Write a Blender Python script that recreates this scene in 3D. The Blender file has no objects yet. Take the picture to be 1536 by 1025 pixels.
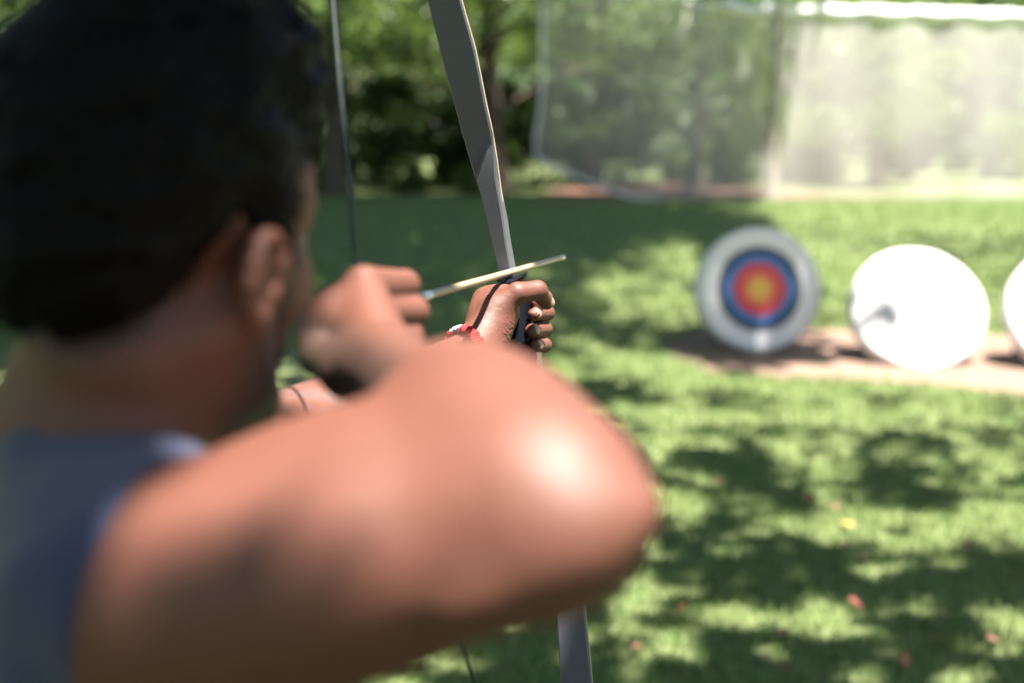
import bpy, bmesh, math, random
import numpy as np
from mathutils import Vector, Matrix

random.seed(7)
rng = np.random.default_rng(7)
R_ = math.radians
scene = bpy.context.scene
COL = scene.collection

# ------------------------------------------------------------------ camera
FPX = 1690.0                      # focal length in photograph pixels (1536 wide)
CAM = np.array([0.0, 0.0, 1.65])
PITCH = math.atan((512.5 - 178) / FPX)
cp, sp = math.cos(PITCH), math.sin(PITCH)
FW = np.array([0, cp, -sp]); UP = np.array([0, sp, cp]); RT = np.array([1.0, 0, 0])

def P(px, py, d):
    """measured photo position at a known distance -> world point"""
    return CAM + d * (FW + (px - 768) / FPX * RT + (512.5 - py) / FPX * UP)

def G(px, py, z=0.0):
    """measured photo position lying on the ground -> world point"""
    v = FW + (px - 768) / FPX * RT + (512.5 - py) / FPX * UP
    t = (z - CAM[2]) / v[2]
    return CAM + t * v

cam_d = bpy.data.cameras.new("camera")
cam = bpy.data.objects.new("camera", cam_d); COL.objects.link(cam)
cam.location = CAM.tolist()
cam.rotation_euler = (R_(90) - PITCH, 0, 0)
cam_d.sensor_width = 36.0
cam_d.lens = FPX / 1536 * 36
cam_d.clip_start = 0.02
cam_d.clip_end = 2000
cam_d.dof.use_dof = True
cam_d.dof.focus_distance = 1.33
cam_d.dof.aperture_fstop = cam_d.lens / 18.5
scene.camera = cam

# ------------------------------------------------------------------ sun direction and light
SUN_EL, SUN_AZ = R_(75), R_(138)          # azimuth clockwise from +Y (camera looks along +Y)
SUN = np.array([math.sin(SUN_AZ) * math.cos(SUN_EL), math.cos(SUN_AZ) * math.cos(SUN_EL), math.sin(SUN_EL)])

def lights():
    w = bpy.data.worlds.new("World"); scene.world = w
    w.use_nodes = True
    nt = w.node_tree
    bg = nt.nodes["Background"]
    sky = nt.nodes.new("ShaderNodeTexSky")
    sky.sky_type = 'NISHITA'; sky.sun_disc = False
    sky.sun_elevation = SUN_EL; sky.sun_rotation = SUN_AZ
    nt.links.new(sky.outputs[0], bg.inputs[0])
    bg.inputs[1].default_value = 0.05
    ld = bpy.data.lights.new("sun", 'SUN')
    ld.energy = 5.0; ld.angle = R_(0.53); ld.color = (1, .95, .86)
    lo = bpy.data.objects.new("sun", ld); COL.objects.link(lo)
    lo.rotation_euler = Vector((-SUN).tolist()).to_track_quat('-Z', 'Y').to_euler()
    lo.location = (0, 0, 30)
    vs = scene.view_settings
    vs.view_transform = 'Standard'; vs.look = 'None'; vs.exposure = EXPOSURE; vs.gamma = 1
EXPOSURE = 2.35

# ------------------------------------------------------------------ object helpers
def link(o, parent=None):
    COL.objects.link(o)
    if parent is not None: o.parent = parent
    return o

def empty(name, loc, label=None, cat=None, group=None):
    o = bpy.data.objects.new(name, None); o.location = [float(v) for v in loc]
    o.empty_display_size = .1
    link(o); tag(o, label, cat, group); return o

def tag(o, label=None, cat=None, group=None, kind=None):
    if label: o["label"] = label
    if cat: o["category"] = cat
    if group: o["group"] = group
    if kind: o["kind"] = kind
    return o

def mesh_np(name, V, F, mat=None, parent=None, smooth=True, origin=None, matidx=None, colors=None):
    """V (n,3) world points, F (m,k) faces of one size (or a list of such arrays)"""
    V = np.asarray(V, dtype=np.float64).copy()
    Fs = F if isinstance(F, list) else [F]
    Fs = [np.asarray(f, dtype=np.int32) for f in Fs if len(f)]
    off = np.zeros(3)
    if parent is not None: off = np.array(parent.location)
    if origin is not None: off = np.asarray(origin, float) if parent is None else off
    V -= off
    me = bpy.data.meshes.new(name)
    me.vertices.add(len(V)); me.vertices.foreach_set("co", V.astype(np.float32).ravel())
    tot = np.concatenate([np.full(len(f), f.shape[1], np.int32) for f in Fs])
    st = np.concatenate([[0], np.cumsum(tot)[:-1]]).astype(np.int32)
    li = np.concatenate([f.ravel() for f in Fs]).astype(np.int32)
    me.loops.add(len(li)); me.loops.foreach_set("vertex_index", li)
    me.polygons.add(len(tot)); me.polygons.foreach_set("loop_start", st); me.polygons.foreach_set("loop_total", tot)
    me.polygons.foreach_set("use_smooth", np.full(len(tot), smooth, bool))
    if mat is not None:
        for m in (mat if isinstance(mat, (list, tuple)) else [mat]): me.materials.append(m)
    if matidx is not None: me.polygons.foreach_set("material_index", np.asarray(matidx, np.int32))
    me.update(calc_edges=True)
    if colors is not None:
        for cname, arr in colors.items():
            a = me.attributes.new(cname, 'FLOAT', 'POINT')
            a.data.foreach_set("value", np.asarray(arr, np.float32))
    me.validate()
    o = bpy.data.objects.new(name, me)
    if parent is None and origin is not None: o.location = [float(v) for v in origin]
    return link(o, parent)

class MB:
    """collects shapes into one mesh"""
    def __init__(s): s.V = []; s.F3 = []; s.F4 = []; s.n = 0; s.FN = []
    def add(s, V, F):
        V = np.asarray(V, float); s.V.append(V)
        for f in F:
            f = [i + s.n for i in f]
            (s.F3 if len(f) == 3 else s.F4 if len(f) == 4 else s.FN).append(f)
        s.n += len(V)
    def loft(s, rings, closed=True, cap=True):
        k = len(rings[0]); V = np.concatenate([np.asarray(r, float) for r in rings]); F = []
        for i in range(len(rings) - 1):
            for j in range(k if closed else k - 1):
                a, b = i * k + j, i * k + (j + 1) % k
                F.append((a, b, b + k, a + k))
        if cap:
            F.append(tuple(range(k))[::-1]); F.append(tuple((len(rings) - 1) * k + j for j in range(k)))
        s.add(V, F)
    def tube(s, pts, rad, k=10, cap=True):
        pts = np.asarray(pts, float); n = len(pts)
        rad = np.broadcast_to(np.asarray(rad, float), (n,))
        T = np.gradient(pts, axis=0); T /= np.linalg.norm(T, axis=1)[:, None] + 1e-12
        ref = np.array([0, 0, 1.0]) if abs(T[0][2]) < .9 else np.array([1.0, 0, 0])
        u = np.cross(T[0], ref); u /= np.linalg.norm(u)
        rings = []
        for i in range(n):
            u = u - T[i] * u.dot(T[i]); u /= np.linalg.norm(u); v = np.cross(T[i], u)
            a = np.arange(k) * 2 * math.pi / k
            rings.append(pts[i] + rad[i] * (np.cos(a)[:, None] * u + np.sin(a)[:, None] * v))
        s.loft(rings, True, cap)
    def box(s, c, ax, h):
        """c centre, ax 3 unit axes, h half sizes"""
        c = np.asarray(c, float); ax = np.asarray(ax, float)
        V = [c + sx * h[0] * ax[0] + sy * h[1] * ax[1] + sz * h[2] * ax[2] for sx in (-1, 1) for sy in (-1, 1) for sz in (-1, 1)]
        s.add(V, [(0, 1, 3, 2), (4, 6, 7, 5), (0, 4, 5, 1), (2, 3, 7, 6), (0, 2, 6, 4), (1, 5, 7, 3)])
    def build(s, name, mat, parent=None, smooth=True, bevel=0, origin=None, auto=None):
        V = np.concatenate(s.V); off = np.zeros(3)
        if parent is not None: off = np.array(parent.location)
        elif origin is not None: off = np.asarray(origin, float)
        me = bpy.data.meshes.new(name)
        me.from_pydata((V - off).tolist(), [], s.F3 + s.F4 + s.FN); me.materials.append(mat)
        bm = bmesh.new(); bm.from_mesh(me); bmesh.ops.recalc_face_normals(bm, faces=bm.faces)
        if bevel: bmesh.ops.bevel(bm, geom=[e for e in bm.edges if e.calc_face_angle(0) > .6], offset=bevel, segments=2, affect='EDGES', profile=.6)
        bm.to_mesh(me); bm.free()
        me.polygons.foreach_set("use_smooth", [smooth] * len(me.polygons))
        if smooth:
            me.set_sharp_from_angle(angle=R_(auto or 40))
        o = bpy.data.objects.new(name, me)
        if parent is None and origin is not None: o.location = off.tolist()
        return link(o, parent)

# ------------------------------------------------------------------ materials
def mat_new(name):
    m = bpy.data.materials.new(name); m.use_nodes = True
    nt = m.node_tree; b = nt.nodes["Principled BSDF"]
    return m, nt, b, nt.nodes["Material Output"]

def node(nt, t, **kw):
    n = nt.nodes.new(t)
    for k, v in kw.items(): setattr(n, k, v)
    return n

def noise(nt, scale, detail=4, rough=.55, vec=None, dist=0):
    n = node(nt, "ShaderNodeTexNoise"); n.inputs["Scale"].default_value = scale
    n.inputs["Detail"].default_value = detail; n.inputs["Roughness"].default_value = rough; n.inputs["Distortion"].default_value = dist
    if vec is not None: nt.links.new(vec, n.inputs["Vector"])
    return n.outputs["Fac"]

def ramp(nt, fac, stops):
    r = node(nt, "ShaderNodeValToRGB"); nt.links.new(fac, r.inputs[0])
    e = r.color_ramp.elements
    while len(e) < len(stops): e.new(.5)
    for i, (p, c) in enumerate(stops):
        e[i].position = p; e[i].color = (*c, 1) if len(c) == 3 else c
    return r.outputs[0]

def mixc(nt, fac, a, b, mode='MIX'):
    n = node(nt, "ShaderNodeMix", data_type='RGBA', blend_type=mode)
    for sock, v in ((n.inputs[0], fac), (n.inputs[6], a), (n.inputs[7], b)):
        if isinstance(v, (int, float)): sock.default_value = v
        elif isinstance(v, tuple): sock.default_value = (*v, 1)
        else: nt.links.new(v, sock)
    return n.outputs[2]

def math_(nt, op, a, b=0.0, clamp=False):
    n = node(nt, "ShaderNodeMath", operation=op, use_clamp=clamp)
    for i, v in enumerate((a, b)):
        if isinstance(v, (int, float)): n.inputs[i].default_value = v
        else: nt.links.new(v, n.inputs[i])
    return n.outputs[0]

def objco(nt): return node(nt, "ShaderNodeTexCoord").outputs["Object"]

def bump(nt, b, h, strength=.3, dist=.01):
    n = node(nt, "ShaderNodeBump"); n.inputs["Strength"].default_value = strength; n.inputs["Distance"].default_value = dist
    nt.links.new(h, n.inputs["Height"]); nt.links.new(n.outputs[0], b.inputs["Normal"])

def simple(name, col, rough=.5, metal=0, var=.25, scale=20, bumpk=0, spec=.5):
    m, nt, b, o = mat_new(name); co = objco(nt)
    f = noise(nt, scale, vec=co)
    c = mixc(nt, f, tuple(v * (1 - var) for v in col), tuple(min(1, v * (1 + var)) for v in col))
    nt.links.new(c, b.inputs["Base Color"]); b.inputs["Roughness"].default_value = rough; b.inputs["Metallic"].default_value = metal
    b.inputs["Specular IOR Level"].default_value = spec
    if bumpk: bump(nt, b, noise(nt, scale * 3, vec=co), bumpk, .005)
    return m

# ------------------------------------------------------------------ implicit surfaces -> one continuous mesh
def smin(a, b, k):
    h = np.clip(.5 + .5 * (b - a) / k, 0, 1)
    return b + (a - b) * h - k * h * (1 - h)

def rc(a, b, ra, rb, k=.012):
    a = np.asarray(a, float); b = np.asarray(b, float); ba = b - a; L2 = ba.dot(ba) + 1e-12
    def f(p):
        q = p - a; t = np.clip(q @ ba / L2, 0, 1)
        return np.linalg.norm(q - t[:, None] * ba, axis=1) - (ra + (rb - ra) * t)
    f.k = k; f.sub = False; return f

def el(c, r, M=None, k=.012, sub=False):
    """ellipsoid; M rows are its axes"""
    c = np.asarray(c, float); r = np.asarray(r, float); M = np.eye(3) if M is None else np.asarray(M, float)
    def f(p):
        q = (p - c) @ M.T; k0 = np.linalg.norm(q / r, axis=1); k1 = np.linalg.norm(q / (r * r), axis=1) + 1e-9
        return np.where(k0 < 1e-4, -r.min(), k0 * (k0 - 1) / k1)
    f.k = k; f.sub = sub; return f

def evaluate(prims, p):
    d = None
    for f in prims:
        if isinstance(f, tuple):            # (group list, k)
            e = evaluate(f[0], p); d = e if d is None else smin(d, e, f[1]); continue
        e = f(p)
        if d is None: d = e
        elif f.sub: d = -smin(-d, e, f.k)
        else: d = smin(d, e, f.k)
    return d

def flat(prims):
    for f in prims:
        if isinstance(f, tuple): yield from flat(f[0])
        else: yield f

class Field:
    """union of primitives (+ optional finishing function) that can be restricted to a neighbourhood"""
    def __init__(s, prims, post=None): s.prims = prims; s.post = post; s.all = list(flat(prims))
    def __call__(s, p, prims=None):
        pr = s.prims if prims is None else prims
        d = evaluate(pr, p) if pr else np.full(len(p), 1.0)
        if d is None: d = np.full(len(p), 1.0)
        return s.post(p, d) if s.post else d
    def centre_table(s, c): return {id(f): f(c) for f in s.all}
    def restrict(s, tab, i, reach):
        def keep(L):
            out = []
            for f in L:
                if isinstance(f, tuple):
                    k = keep(f[0])
                    if k and not (k[0].sub if not isinstance(k[0], tuple) else False): out.append((k, f[1]))
                elif tab[id(f)][i] < reach + f.k: out.append(f)
            return out
        k = keep(s.prims)
        while k and not isinstance(k[0], tuple) and k[0].sub: k.pop(0)
        return k

def surface(fld, lo, hi, h, B=12):
    """surface nets over a block-sparse grid"""
    lo = np.asarray(lo, float); hi = np.asarray(hi, float)
    nb = np.ceil((hi - lo) / h / B).astype(int); n = nb * B + 1
    D = np.full(n, 1.0, np.float32)
    bi = np.stack(np.meshgrid(*[np.arange(k) for k in nb], indexing='ij'), -1).reshape(-1, 3)
    ctr = lo + (bi + .5) * B * h
    half = B * h * math.sqrt(3) / 2
    dc = fld(ctr)
    act = np.abs(dc) < half * 1.5 + .008
    for i, j, k in bi[(~act) & (dc < 0)]:
        D[i * B:(i + 1) * B + 1, j * B:(j + 1) * B + 1, k * B:(k + 1) * B + 1] = -1
    g = np.stack(np.meshgrid(*[np.arange(B + 1)] * 3, indexing='ij'), -1).reshape(-1, 3)
    ab = bi[act]; tab = fld.centre_table(ctr[act]); sets = {}
    for m, b in enumerate(ab):
        pr = fld.restrict(tab, m, 2 * half + .012); sets[tuple(b)] = pr
        D[b[0] * B:b[0] * B + B + 1, b[1] * B:b[1] * B + B + 1, b[2] * B:b[2] * B + B + 1] = fld(lo + (b * B + g) * h, pr).reshape(B + 1, B + 1, B + 1)
    S = D < 0
    sh = tuple(np.array(S.shape) - 1)
    cnt = np.zeros(sh, np.int8)
    for dx in (0, 1):
        for dy in (0, 1):
            for dz in (0, 1):
                cnt += S[dx:dx + sh[0], dy:dy + sh[1], dz:dz + sh[2]]
    A = np.argwhere((cnt > 0) & (cnt < 8))
    vid = np.full(sh, -1, np.int32); vid[A[:, 0], A[:, 1], A[:, 2]] = np.arange(len(A))
    corners = [(dx, dy, dz) for dx in (0, 1) for dy in (0, 1) for dz in (0, 1)]
    cv = np.stack([D[A[:, 0] + a, A[:, 1] + b, A[:, 2] + e] for a, b, e in corners], 1)
    acc = np.zeros((len(A), 3)); w = np.zeros(len(A)); ca = np.array(corners, float)
    for i in range(8):
        for j in range(i + 1, 8):
            if np.abs(ca[i] - ca[j]).sum() != 1: continue
            x = (cv[:, i] < 0) != (cv[:, j] < 0)
            t = np.where(x, cv[:, i] / np.where(x, cv[:, i] - cv[:, j], 1), 0)
            acc += np.where(x[:, None], ca[i] + t[:, None] * (ca[j] - ca[i]), 0); w += x
    V = lo + (A + acc / w[:, None]) * h
    F = []
    for ax in range(3):
        o1, o2 = (ax + 1) % 3, (ax + 2) % 3
        sl0 = [slice(None)] * 3; sl1 = [slice(None)] * 3
        sl0[ax] = slice(0, -1); sl1[ax] = slice(1, None)
        x = S[tuple(sl0)] != S[tuple(sl1)]
        for q in (o1, o2):
            sl = [slice(None)] * 3; sl[q] = slice(1, -1); x = x[tuple(sl)]
        E = np.argwhere(x); E[:, o1] += 1; E[:, o2] += 1
        flip = S[E[:, 0], E[:, 1], E[:, 2]]
        def vv(a, b):
            Q = E.copy(); Q[:, o1] -= a; Q[:, o2] -= b; return vid[Q[:, 0], Q[:, 1], Q[:, 2]]
        q = np.stack([vv(1, 1), vv(0, 1), vv(0, 0), vv(1, 0)], 1)
        q[~flip] = q[~flip][:, ::-1]
        F.append(q[(q >= 0).all(1)])
    F = np.concatenate(F)
    # one Newton step on to the true surface, block by block
    vb = A // B; key = (vb[:, 0] * 4096 + vb[:, 1]) * 4096 + vb[:, 2]
    order = np.argsort(key, kind='stable'); cuts = np.flatnonzero(np.diff(key[order])) + 1
    e = 4e-4
    for ids in np.split(order, cuts):
        pr = sets.get(tuple(vb[ids[0]]))
        if pr is None: continue
        p = V[ids]; m = len(p)
        q = np.concatenate([p] + [p + e * np.eye(3)[a] for a in range(3)])
        f = fld(q, pr).reshape(4, m)
        gr = ((f[1:] - f[0]) / e).T
        stp = np.clip(f[0] / np.maximum((gr ** 2).sum(1), .05), -h * .6, h * .6)
        V[ids] = p - .9 * stp[:, None] * gr
    return V, F

def vnoise(p, scale, seed=0):
    """cheap smooth noise in -1..1"""
    r = np.random.default_rng(seed); q = p * scale; s = np.zeros(len(p))
    for i in range(7):
        d = r.normal(size=3); d /= np.linalg.norm(d); fq = r.uniform(.6, 1.6)
        s += np.sin((q @ d) * fq * 2 * math.pi + r.uniform(0, 6.28) + 1.3 * np.sin((q @ r.normal(size=3)) * 2.1))
    return s / 4.5
# ------------------------------------------------------------------ the archer
def unit(v): v = np.asarray(v, float); return v / np.linalg.norm(v)

# joints (world)
SH_R = P(190, 915, .585); EL_R = P(803, 766, .505); WR_R = P(590, 560, .738)
SH_L = P(262, 738, .92); EL_L = P(455, 652, 1.09); WR_L = P(711, 531, 1.262)
NECK_B = P(165, 672, .69); HEAD = P(240, 366, .665)
NOCK = P(540, 472, .90); TIP = P(845, 386, 1.62)

HYAW = R_(25)
HF = np.array([math.sin(HYAW), math.cos(HYAW), -.06]); HF = unit(HF)
HR = unit(np.cross(HF, [0, 0, 1])); HR = unit(HR + np.array([0, 0, -.06])); HU = np.cross(HR, HF)
HS = 1.0
HM = np.array([HR, HF, HU])
def H(x, y, z): return HEAD + HS * (x * HR + y * HF + z * HU)
def hloc(p): return (p - HEAD) @ HM.T / HS

def head_prims():
    e = lambda c, r, k=.012, sub=False, M=HM: el(H(*c), np.array(r) * HS, M, k, sub)
    c = lambda a, b, ra, rb, k=.012: rc(H(*a), H(*b), ra * HS, rb * HS, k)
    L = [e((0, -.012, .042), (.0745, .094, .084)),
         e((0, .035, -.012), (.064, .062, .085), .02),
         e((0, .060, .040), (.060, .036, .045), .02)]
    for s in (-1, 1):
        L += [c((s * .060, .000, -.030), (s * .054, .012, -.074), .018, .016, .02),
              c((s * .054, .012, -.074), (s * .014, .078, -.106), .016, .016, .02),
              e((s * .042, .055, -.022), (.020, .022, .017), .02),
              c((s * .012, .092, .022), (s * .045, .074, .024), .008, .007, .012)]
    L += [e((0, .078, -.100), (.024, .020, .020), .015),
          e((0, .088, -.066), (.028, .014, .026), .015)]
    for s in (-1, 1): L += [e((s * .031, .094, .002), (.016, .012, .011), .010, True)]
    L += [c((0, .092, .006), (0, .114, -.034), .007, .0105, .01)]
    for s in (-1, 1): L += [e((s * .013, .102, -.038), (.0085, .011, .0075), .006)]
    L += [e((0, .100, -.060), (.021, .0065, .0055), .004), e((0, .099, -.071), (.019, .0065, .006), .004)]
    return L

def ear_prims(s):
    A = R_(7)                        # the shell swings out at its back edge
    ax = unit(HR * s * math.cos(A) + HF * math.sin(A)); fy = unit(HF * math.cos(A) - HR * s * math.sin(A))
    fy = unit(fy - .16 * HU); up = np.cross(ax, fy) * 1.0
    M = np.array([ax, fy, up])
    c0 = H(s * .081, -.012, -.014)
    q = lambda x, y, z: c0 + HS * (x * ax + y * fy + z * unit(np.cross(ax, fy) if s > 0 else np.cross(fy, ax)))
    upv = unit(np.cross(ax, fy)); upv = upv if upv[2] > 0 else -upv
    q = lambda x, y, z: c0 + HS * (x * ax + y * fy + z * upv)
    M = np.array([ax, fy, upv])
    L = [el(q(-.002, 0, .004), np.array((.0075, .0165, .026)) * HS, M, .006),
         rc(q(-.001, .004, -.018), q(-.002, .006, -.023), .0075, .006, .006)]
    n = 9                              # helix rim
    pts = []
    for i in range(n):
        a = R_(-35 + 215 * i / (n - 1))
        pts.append(q(.004, -.0158 * math.cos(a) , .004 + .0225 * math.sin(a) ))
    pts[0] = q(.003, -.010, -.013)
    for a, b in zip(pts[:-1], pts[1:]): L.append(rc(a, b, .0040, .0040, .006))
    L += [el(q(.0085, .002, .001), np.array((.0062, .0085, .0125)) * HS, M, .004, True),
          el(q(.0085, .000, .019), np.array((.0045, .009, .007)) * HS, M, .004, True),
          rc(q(.003, .012, -.004), q(.001, .014, -.010), .0042, .004, .004)]
    return L

def chain(pts, rad, k=.004):
    return [rc(a, b, ra, rb, k) for a, b, ra, rb in zip(pts[:-1], pts[1:], rad[:-1], rad[1:])]

# ---- drawing hand (hooked round the string)
RH = {
 'index':  [P(546, 430, .822), P(606, 428, .868), P(568, 434, .906), P(540, 440, .888)],
 'middle': [P(536, 468, .816), P(620, 468, .868), P(572, 472, .910), P(540, 476, .890)],
 'ring':   [P(530, 504, .810), P(613, 506, .862), P(566, 507, .902), P(536, 510, .884)],
 'pinky':  [P(526, 538, .802), P(590, 545, .846), P(552, 542, .872), P(526, 540, .856)],
 'thumb':  [P(522, 556, .768), P(482, 534, .792), P(462, 498, .818), P(474, 464, .842)],
}
RRAD = {'index': [.0150, .0118, .0092, .0078], 'middle': [.0152, .0120, .0095, .008], 'ring': [.0145, .0114, .009, .0076],
        'pinky': [.0135, .010, .0082, .007], 'thumb': [.0185, .0145, .0115, .0095]}
# ---- bow hand (wrapped round the grip)
LH = {
 'thumb':  [P(742, 466, 1.285), P(776, 440, 1.282), P(806, 436, 1.296), P(820, 454, 1.318)],
 'index':  [P(746, 446, 1.350), P(784, 444, 1.400), P(818, 447, 1.372), P(806, 455, 1.342)],
 'middle': [P(744, 470, 1.355), P(786, 467, 1.410), P(821, 470, 1.378), P(801, 472, 1.336)],
 'ring':   [P(744, 494, 1.350), P(786, 492, 1.408), P(817, 494, 1.376), P(798, 496, 1.334)],
 'pinky':  [P(746, 516, 1.335), P(788, 516, 1.392), P(817, 518, 1.366), P(804, 519, 1.334)],
}
LRAD = {'thumb': [.0175, .0125, .0115, .0085], 'index': [.0135, .0105, .0085, .0072], 'middle': [.0135, .0108, .0088, .0076],
        'ring': [.013, .0105, .0092, .0084], 'pinky': [.012, .0092, .0084, .0076]}

def hand_prims(HD, RD, wrist, extra):
    palm = []
    for n in ('index', 'middle', 'ring', 'pinky'):
        palm.append(rc(wrist + .25 * (HD[n][0] - wrist), HD[n][0], .017, RD[n][0], .014))
    palm.append(rc(wrist, HD['thumb'][0], .022, RD['thumb'][0], .014))
    palm += extra
    out = [(palm, .012)]
    for n in HD: out.append((chain(HD[n], RD[n], .003), .0035 if n != 'thumb' else .006))
    return out

def body_prims():
    fwd = unit(np.cross(SH_L - SH_R, [0, 0, 1]))          # the way the chest faces
    ax = unit(SH_L - SH_R); ax0 = unit(ax * np.array([1, 1, 0])); M0 = np.array([ax0, fwd, [0, 0, 1]])
    mid = (SH_R + SH_L) / 2
    hip = mid + np.array([-.02, 0, 0]); hip[2] = .95
    tor = [el(mid + [-.01, 0, -.13], (.165, .108, .20), M0, .05),
           el(mid + [-.015, 0, -.30], (.145, .098, .17), M0, .05),
           el(hip + [0, 0, .02], (.165, .118, .14), M0, .05),
           rc(NECK_B, SH_R + [0, 0, .012], .056, .045, .04), rc(NECK_B, SH_L + [0, 0, .005], .056, .042, .04),
           rc(mid - .075 * fwd + .07 * ax + [0, 0, -.03], mid - .07 * fwd + .075 * ax + [0, 0, -.18], .05, .045, .05),
           rc(mid - .075 * fwd - .07 * ax + [0, 0, -.03], mid - .07 * fwd - .075 * ax + [0, 0, -.18], .05, .045, .05)]
    nk = [rc(H(0, -.028, -.055), NECK_B + [0, 0, .01], .054, .064, .03),
          rc(H(0, .005, -.075), NECK_B + .045 * fwd + .03 * ax, .046, .045, .03)]
    for s in (-1, 1): nk.append(rc(H(s * .052, -.018, -.045), NECK_B + .055 * fwd + [0, 0, -.02], .017, .015, .02))
    # right arm
    ua = unit(EL_R - SH_R); fa = unit(WR_R - EL_R)
    ra = [rc(SH_R, EL_R, .057, .043, .03),
          el(SH_R + .05 * ua + [0, 0, .004], (.078, .058, .057), np.array([ua, unit(np.cross(ua, [0, 0, 1])), unit(np.cross(np.cross(ua, [0, 0, 1]), ua))]), .03)]
    n1 = unit(np.cross(ua, fa)); side = unit(np.cross(n1, ua))
    ra += [el((SH_R * .42 + EL_R * .58) + .012 * side, (.095, .044, .047), np.array([ua, side, n1]), .03),
           el((SH_R * .5 + EL_R * .5) - .02 * side, (.10, .042, .045), np.array([ua, side, n1]), .03),
           el(P(530, 742, .575), (.082, .042, .044), np.array([ua, side, n1]), .035),
           el(P(874, 738, .494), (.020, .018, .019), np.array([ua, side, n1]), .022),
           el(P(828, 838, .474), (.050, .017, .015), np.array([unit(P(920, 790, .475) - P(760, 880, .475)), FW, unit(np.cross(unit(P(920, 790, .475) - P(760, 880, .475)), FW))]), .016),
           el(EL_R - .022 * side + .018 * ua, (.024, .022, .024), np.array([ua, side, n1]), .02)]
    fs = unit(np.cross(n1, fa))
    ra += [rc(EL_R, WR_R, .041, .027, .03),
           el(EL_R * .68 + WR_R * .32 + [0, 0, .012], (.085, .040, .043), np.array([fa, fs, n1]), .03),
           el(EL_R * .72 + WR_R * .28 - .008 * fs, (.085, .040, .038), np.array([fa, fs, n1]), .03)]
    # left arm
    ul = unit(EL_L - SH_L); fl = unit(WR_L - EL_L)
    q1 = unit(np.cross(ul, [0, 0, 1])); q2 = np.cross(q1, ul)
    la = [rc(SH_L, EL_L, .052, .040, .03), el(SH_L + .04 * ul, (.072, .054, .054), np.array([ul, q1, q2]), .03),
          el(SH_L * .45 + EL_L * .55, (.085, .045, .047), np.array([ul, q1, q2]), .03),
          rc(EL_L, WR_L, .038, .0265, .03), el(EL_L * .7 + WR_L * .3, (.085, .042, .042), np.array([fl, unit(np.cross(fl, [0, 0, 1])), unit(np.cross(np.cross(fl, [0, 0, 1]), fl))]), .03)]
    rh = hand_prims(RH, RRAD, WR_R, [rc(P(556, 545, .775), P(552, 500, .80), .022, .020, .014), el(P(504, 498, .818), (.026, .026, .032), None, .014)])
    lh = hand_prims(LH, LRAD, WR_L, [rc(P(742, 500, 1.285), P(756, 470, 1.292), .019, .018, .014),
                                    rc(P(730, 470, 1.30), P(748, 446, 1.315), .016, .0145, .014),
                                    rc(P(752, 446, 1.30), P(772, 444, 1.32), .013, .011, .012),
                                    rc(P(722, 500, 1.29), P(727, 450, 1.315), .0175, .0145, .014)])
    core = tor + [(nk, .03)]
    return core + [(head_prims(), .02), (ear_prims(1), .004), (ear_prims(-1), .004), (ra, .04), (la, .04), (rh, .016), (lh, .016)], tor, dict(fwd=fwd, ax=ax, ax0=ax0, M0=M0, mid=mid, hip=hip, ua=ua, ul=ul, fl=fl, fa=fa)

HAIRLINE_A = np.array([0, 30, 58, 66, 74, 82, 92, 104, 118, 135, 160, 180.0])
HAIRLINE_Z = np.array([.062, .056, .040, .006, -.036, -.034, .010, .020, .004, -.022, -.040, -.042])

def skin_mat():
    m, nt, b, o = mat_new("skin"); co = objco(nt)
    n1 = noise(nt, 9, 3, vec=co); n2 = noise(nt, 120, 3, vec=co); n3 = noise(nt, 420, 2, vec=co)
    c = mixc(nt, n1, (.098, .0315, .018), (.134, .047, .030))
    c = mixc(nt, math_(nt, 'MULTIPLY', n2, .25), c, (.11, .035, .02))
    at = node(nt, "ShaderNodeAttribute", attribute_name="beard")
    bf = math_(nt, 'MULTIPLY', at.outputs["Fac"], math_(nt, 'ADD', math_(nt, 'MULTIPLY', n3, .5), .55), True)
    c = mixc(nt, bf, c, (.022, .016, .012))
    at2 = node(nt, "ShaderNodeAttribute", attribute_name="lips")
    c = mixc(nt, math_(nt, 'MULTIPLY', at2.outputs["Fac"], .6), c, (.35, .10, .08))
    at4 = node(nt, "ShaderNodeAttribute", attribute_name="tattoo")
    tn = noise(nt, 34, 2, vec=co, dist=1.5)
    tf = math_(nt, 'MULTIPLY', ramp(nt, tn, [(.47, (0, 0, 0)), (.52, (1, 1, 1))]), at4.outputs["Fac"])
    c = mixc(nt, math_(nt, 'MULTIPLY', tf, .55), c, (.07, .08, .09))
    nt.links.new(c, b.inputs["Base Color"])
    b.inputs["Roughness"].default_value = .60; b.inputs["Specular IOR Level"].default_value = .55
    b.inputs["Subsurface Weight"].default_value = .18; b.inputs["Subsurface Radius"].default_value = (.010, .004, .002)
    b.inputs["Subsurface Scale"].default_value = 1.0
    # fine skin grain plus the folds of the wrist
    at3 = node(nt, "ShaderNodeAttribute", attribute_name="crease")
    wv = node(nt, "ShaderNodeTexWave", wave_type='BANDS', bands_direction='DIAGONAL'); nt.links.new(co, wv.inputs[0])
    wv.inputs["Scale"].default_value = 60; wv.inputs["Distortion"].default_value = 13; wv.inputs["Detail"].default_value = 2; wv.inputs["Detail Scale"].default_value = 1.2
    h = math_(nt, 'ADD', math_(nt, 'MULTIPLY', noise(nt, 260, 3, vec=co), .35), math_(nt, 'MULTIPLY', wv.outputs["Fac"], math_(nt, 'MULTIPLY', at3.outputs["Fac"], .75)))
    h = math_(nt, 'ADD', h, math_(nt, 'MULTIPLY', noise(nt, 42, 3, .6, vec=co), .9))
    bump(nt, b, h, .5, .0022)
    return m

def smoothstep(a, b, x):
    t = np.clip((x - a) / (b - a), 0, 1); return t * t * (3 - 2 * t)

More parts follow.
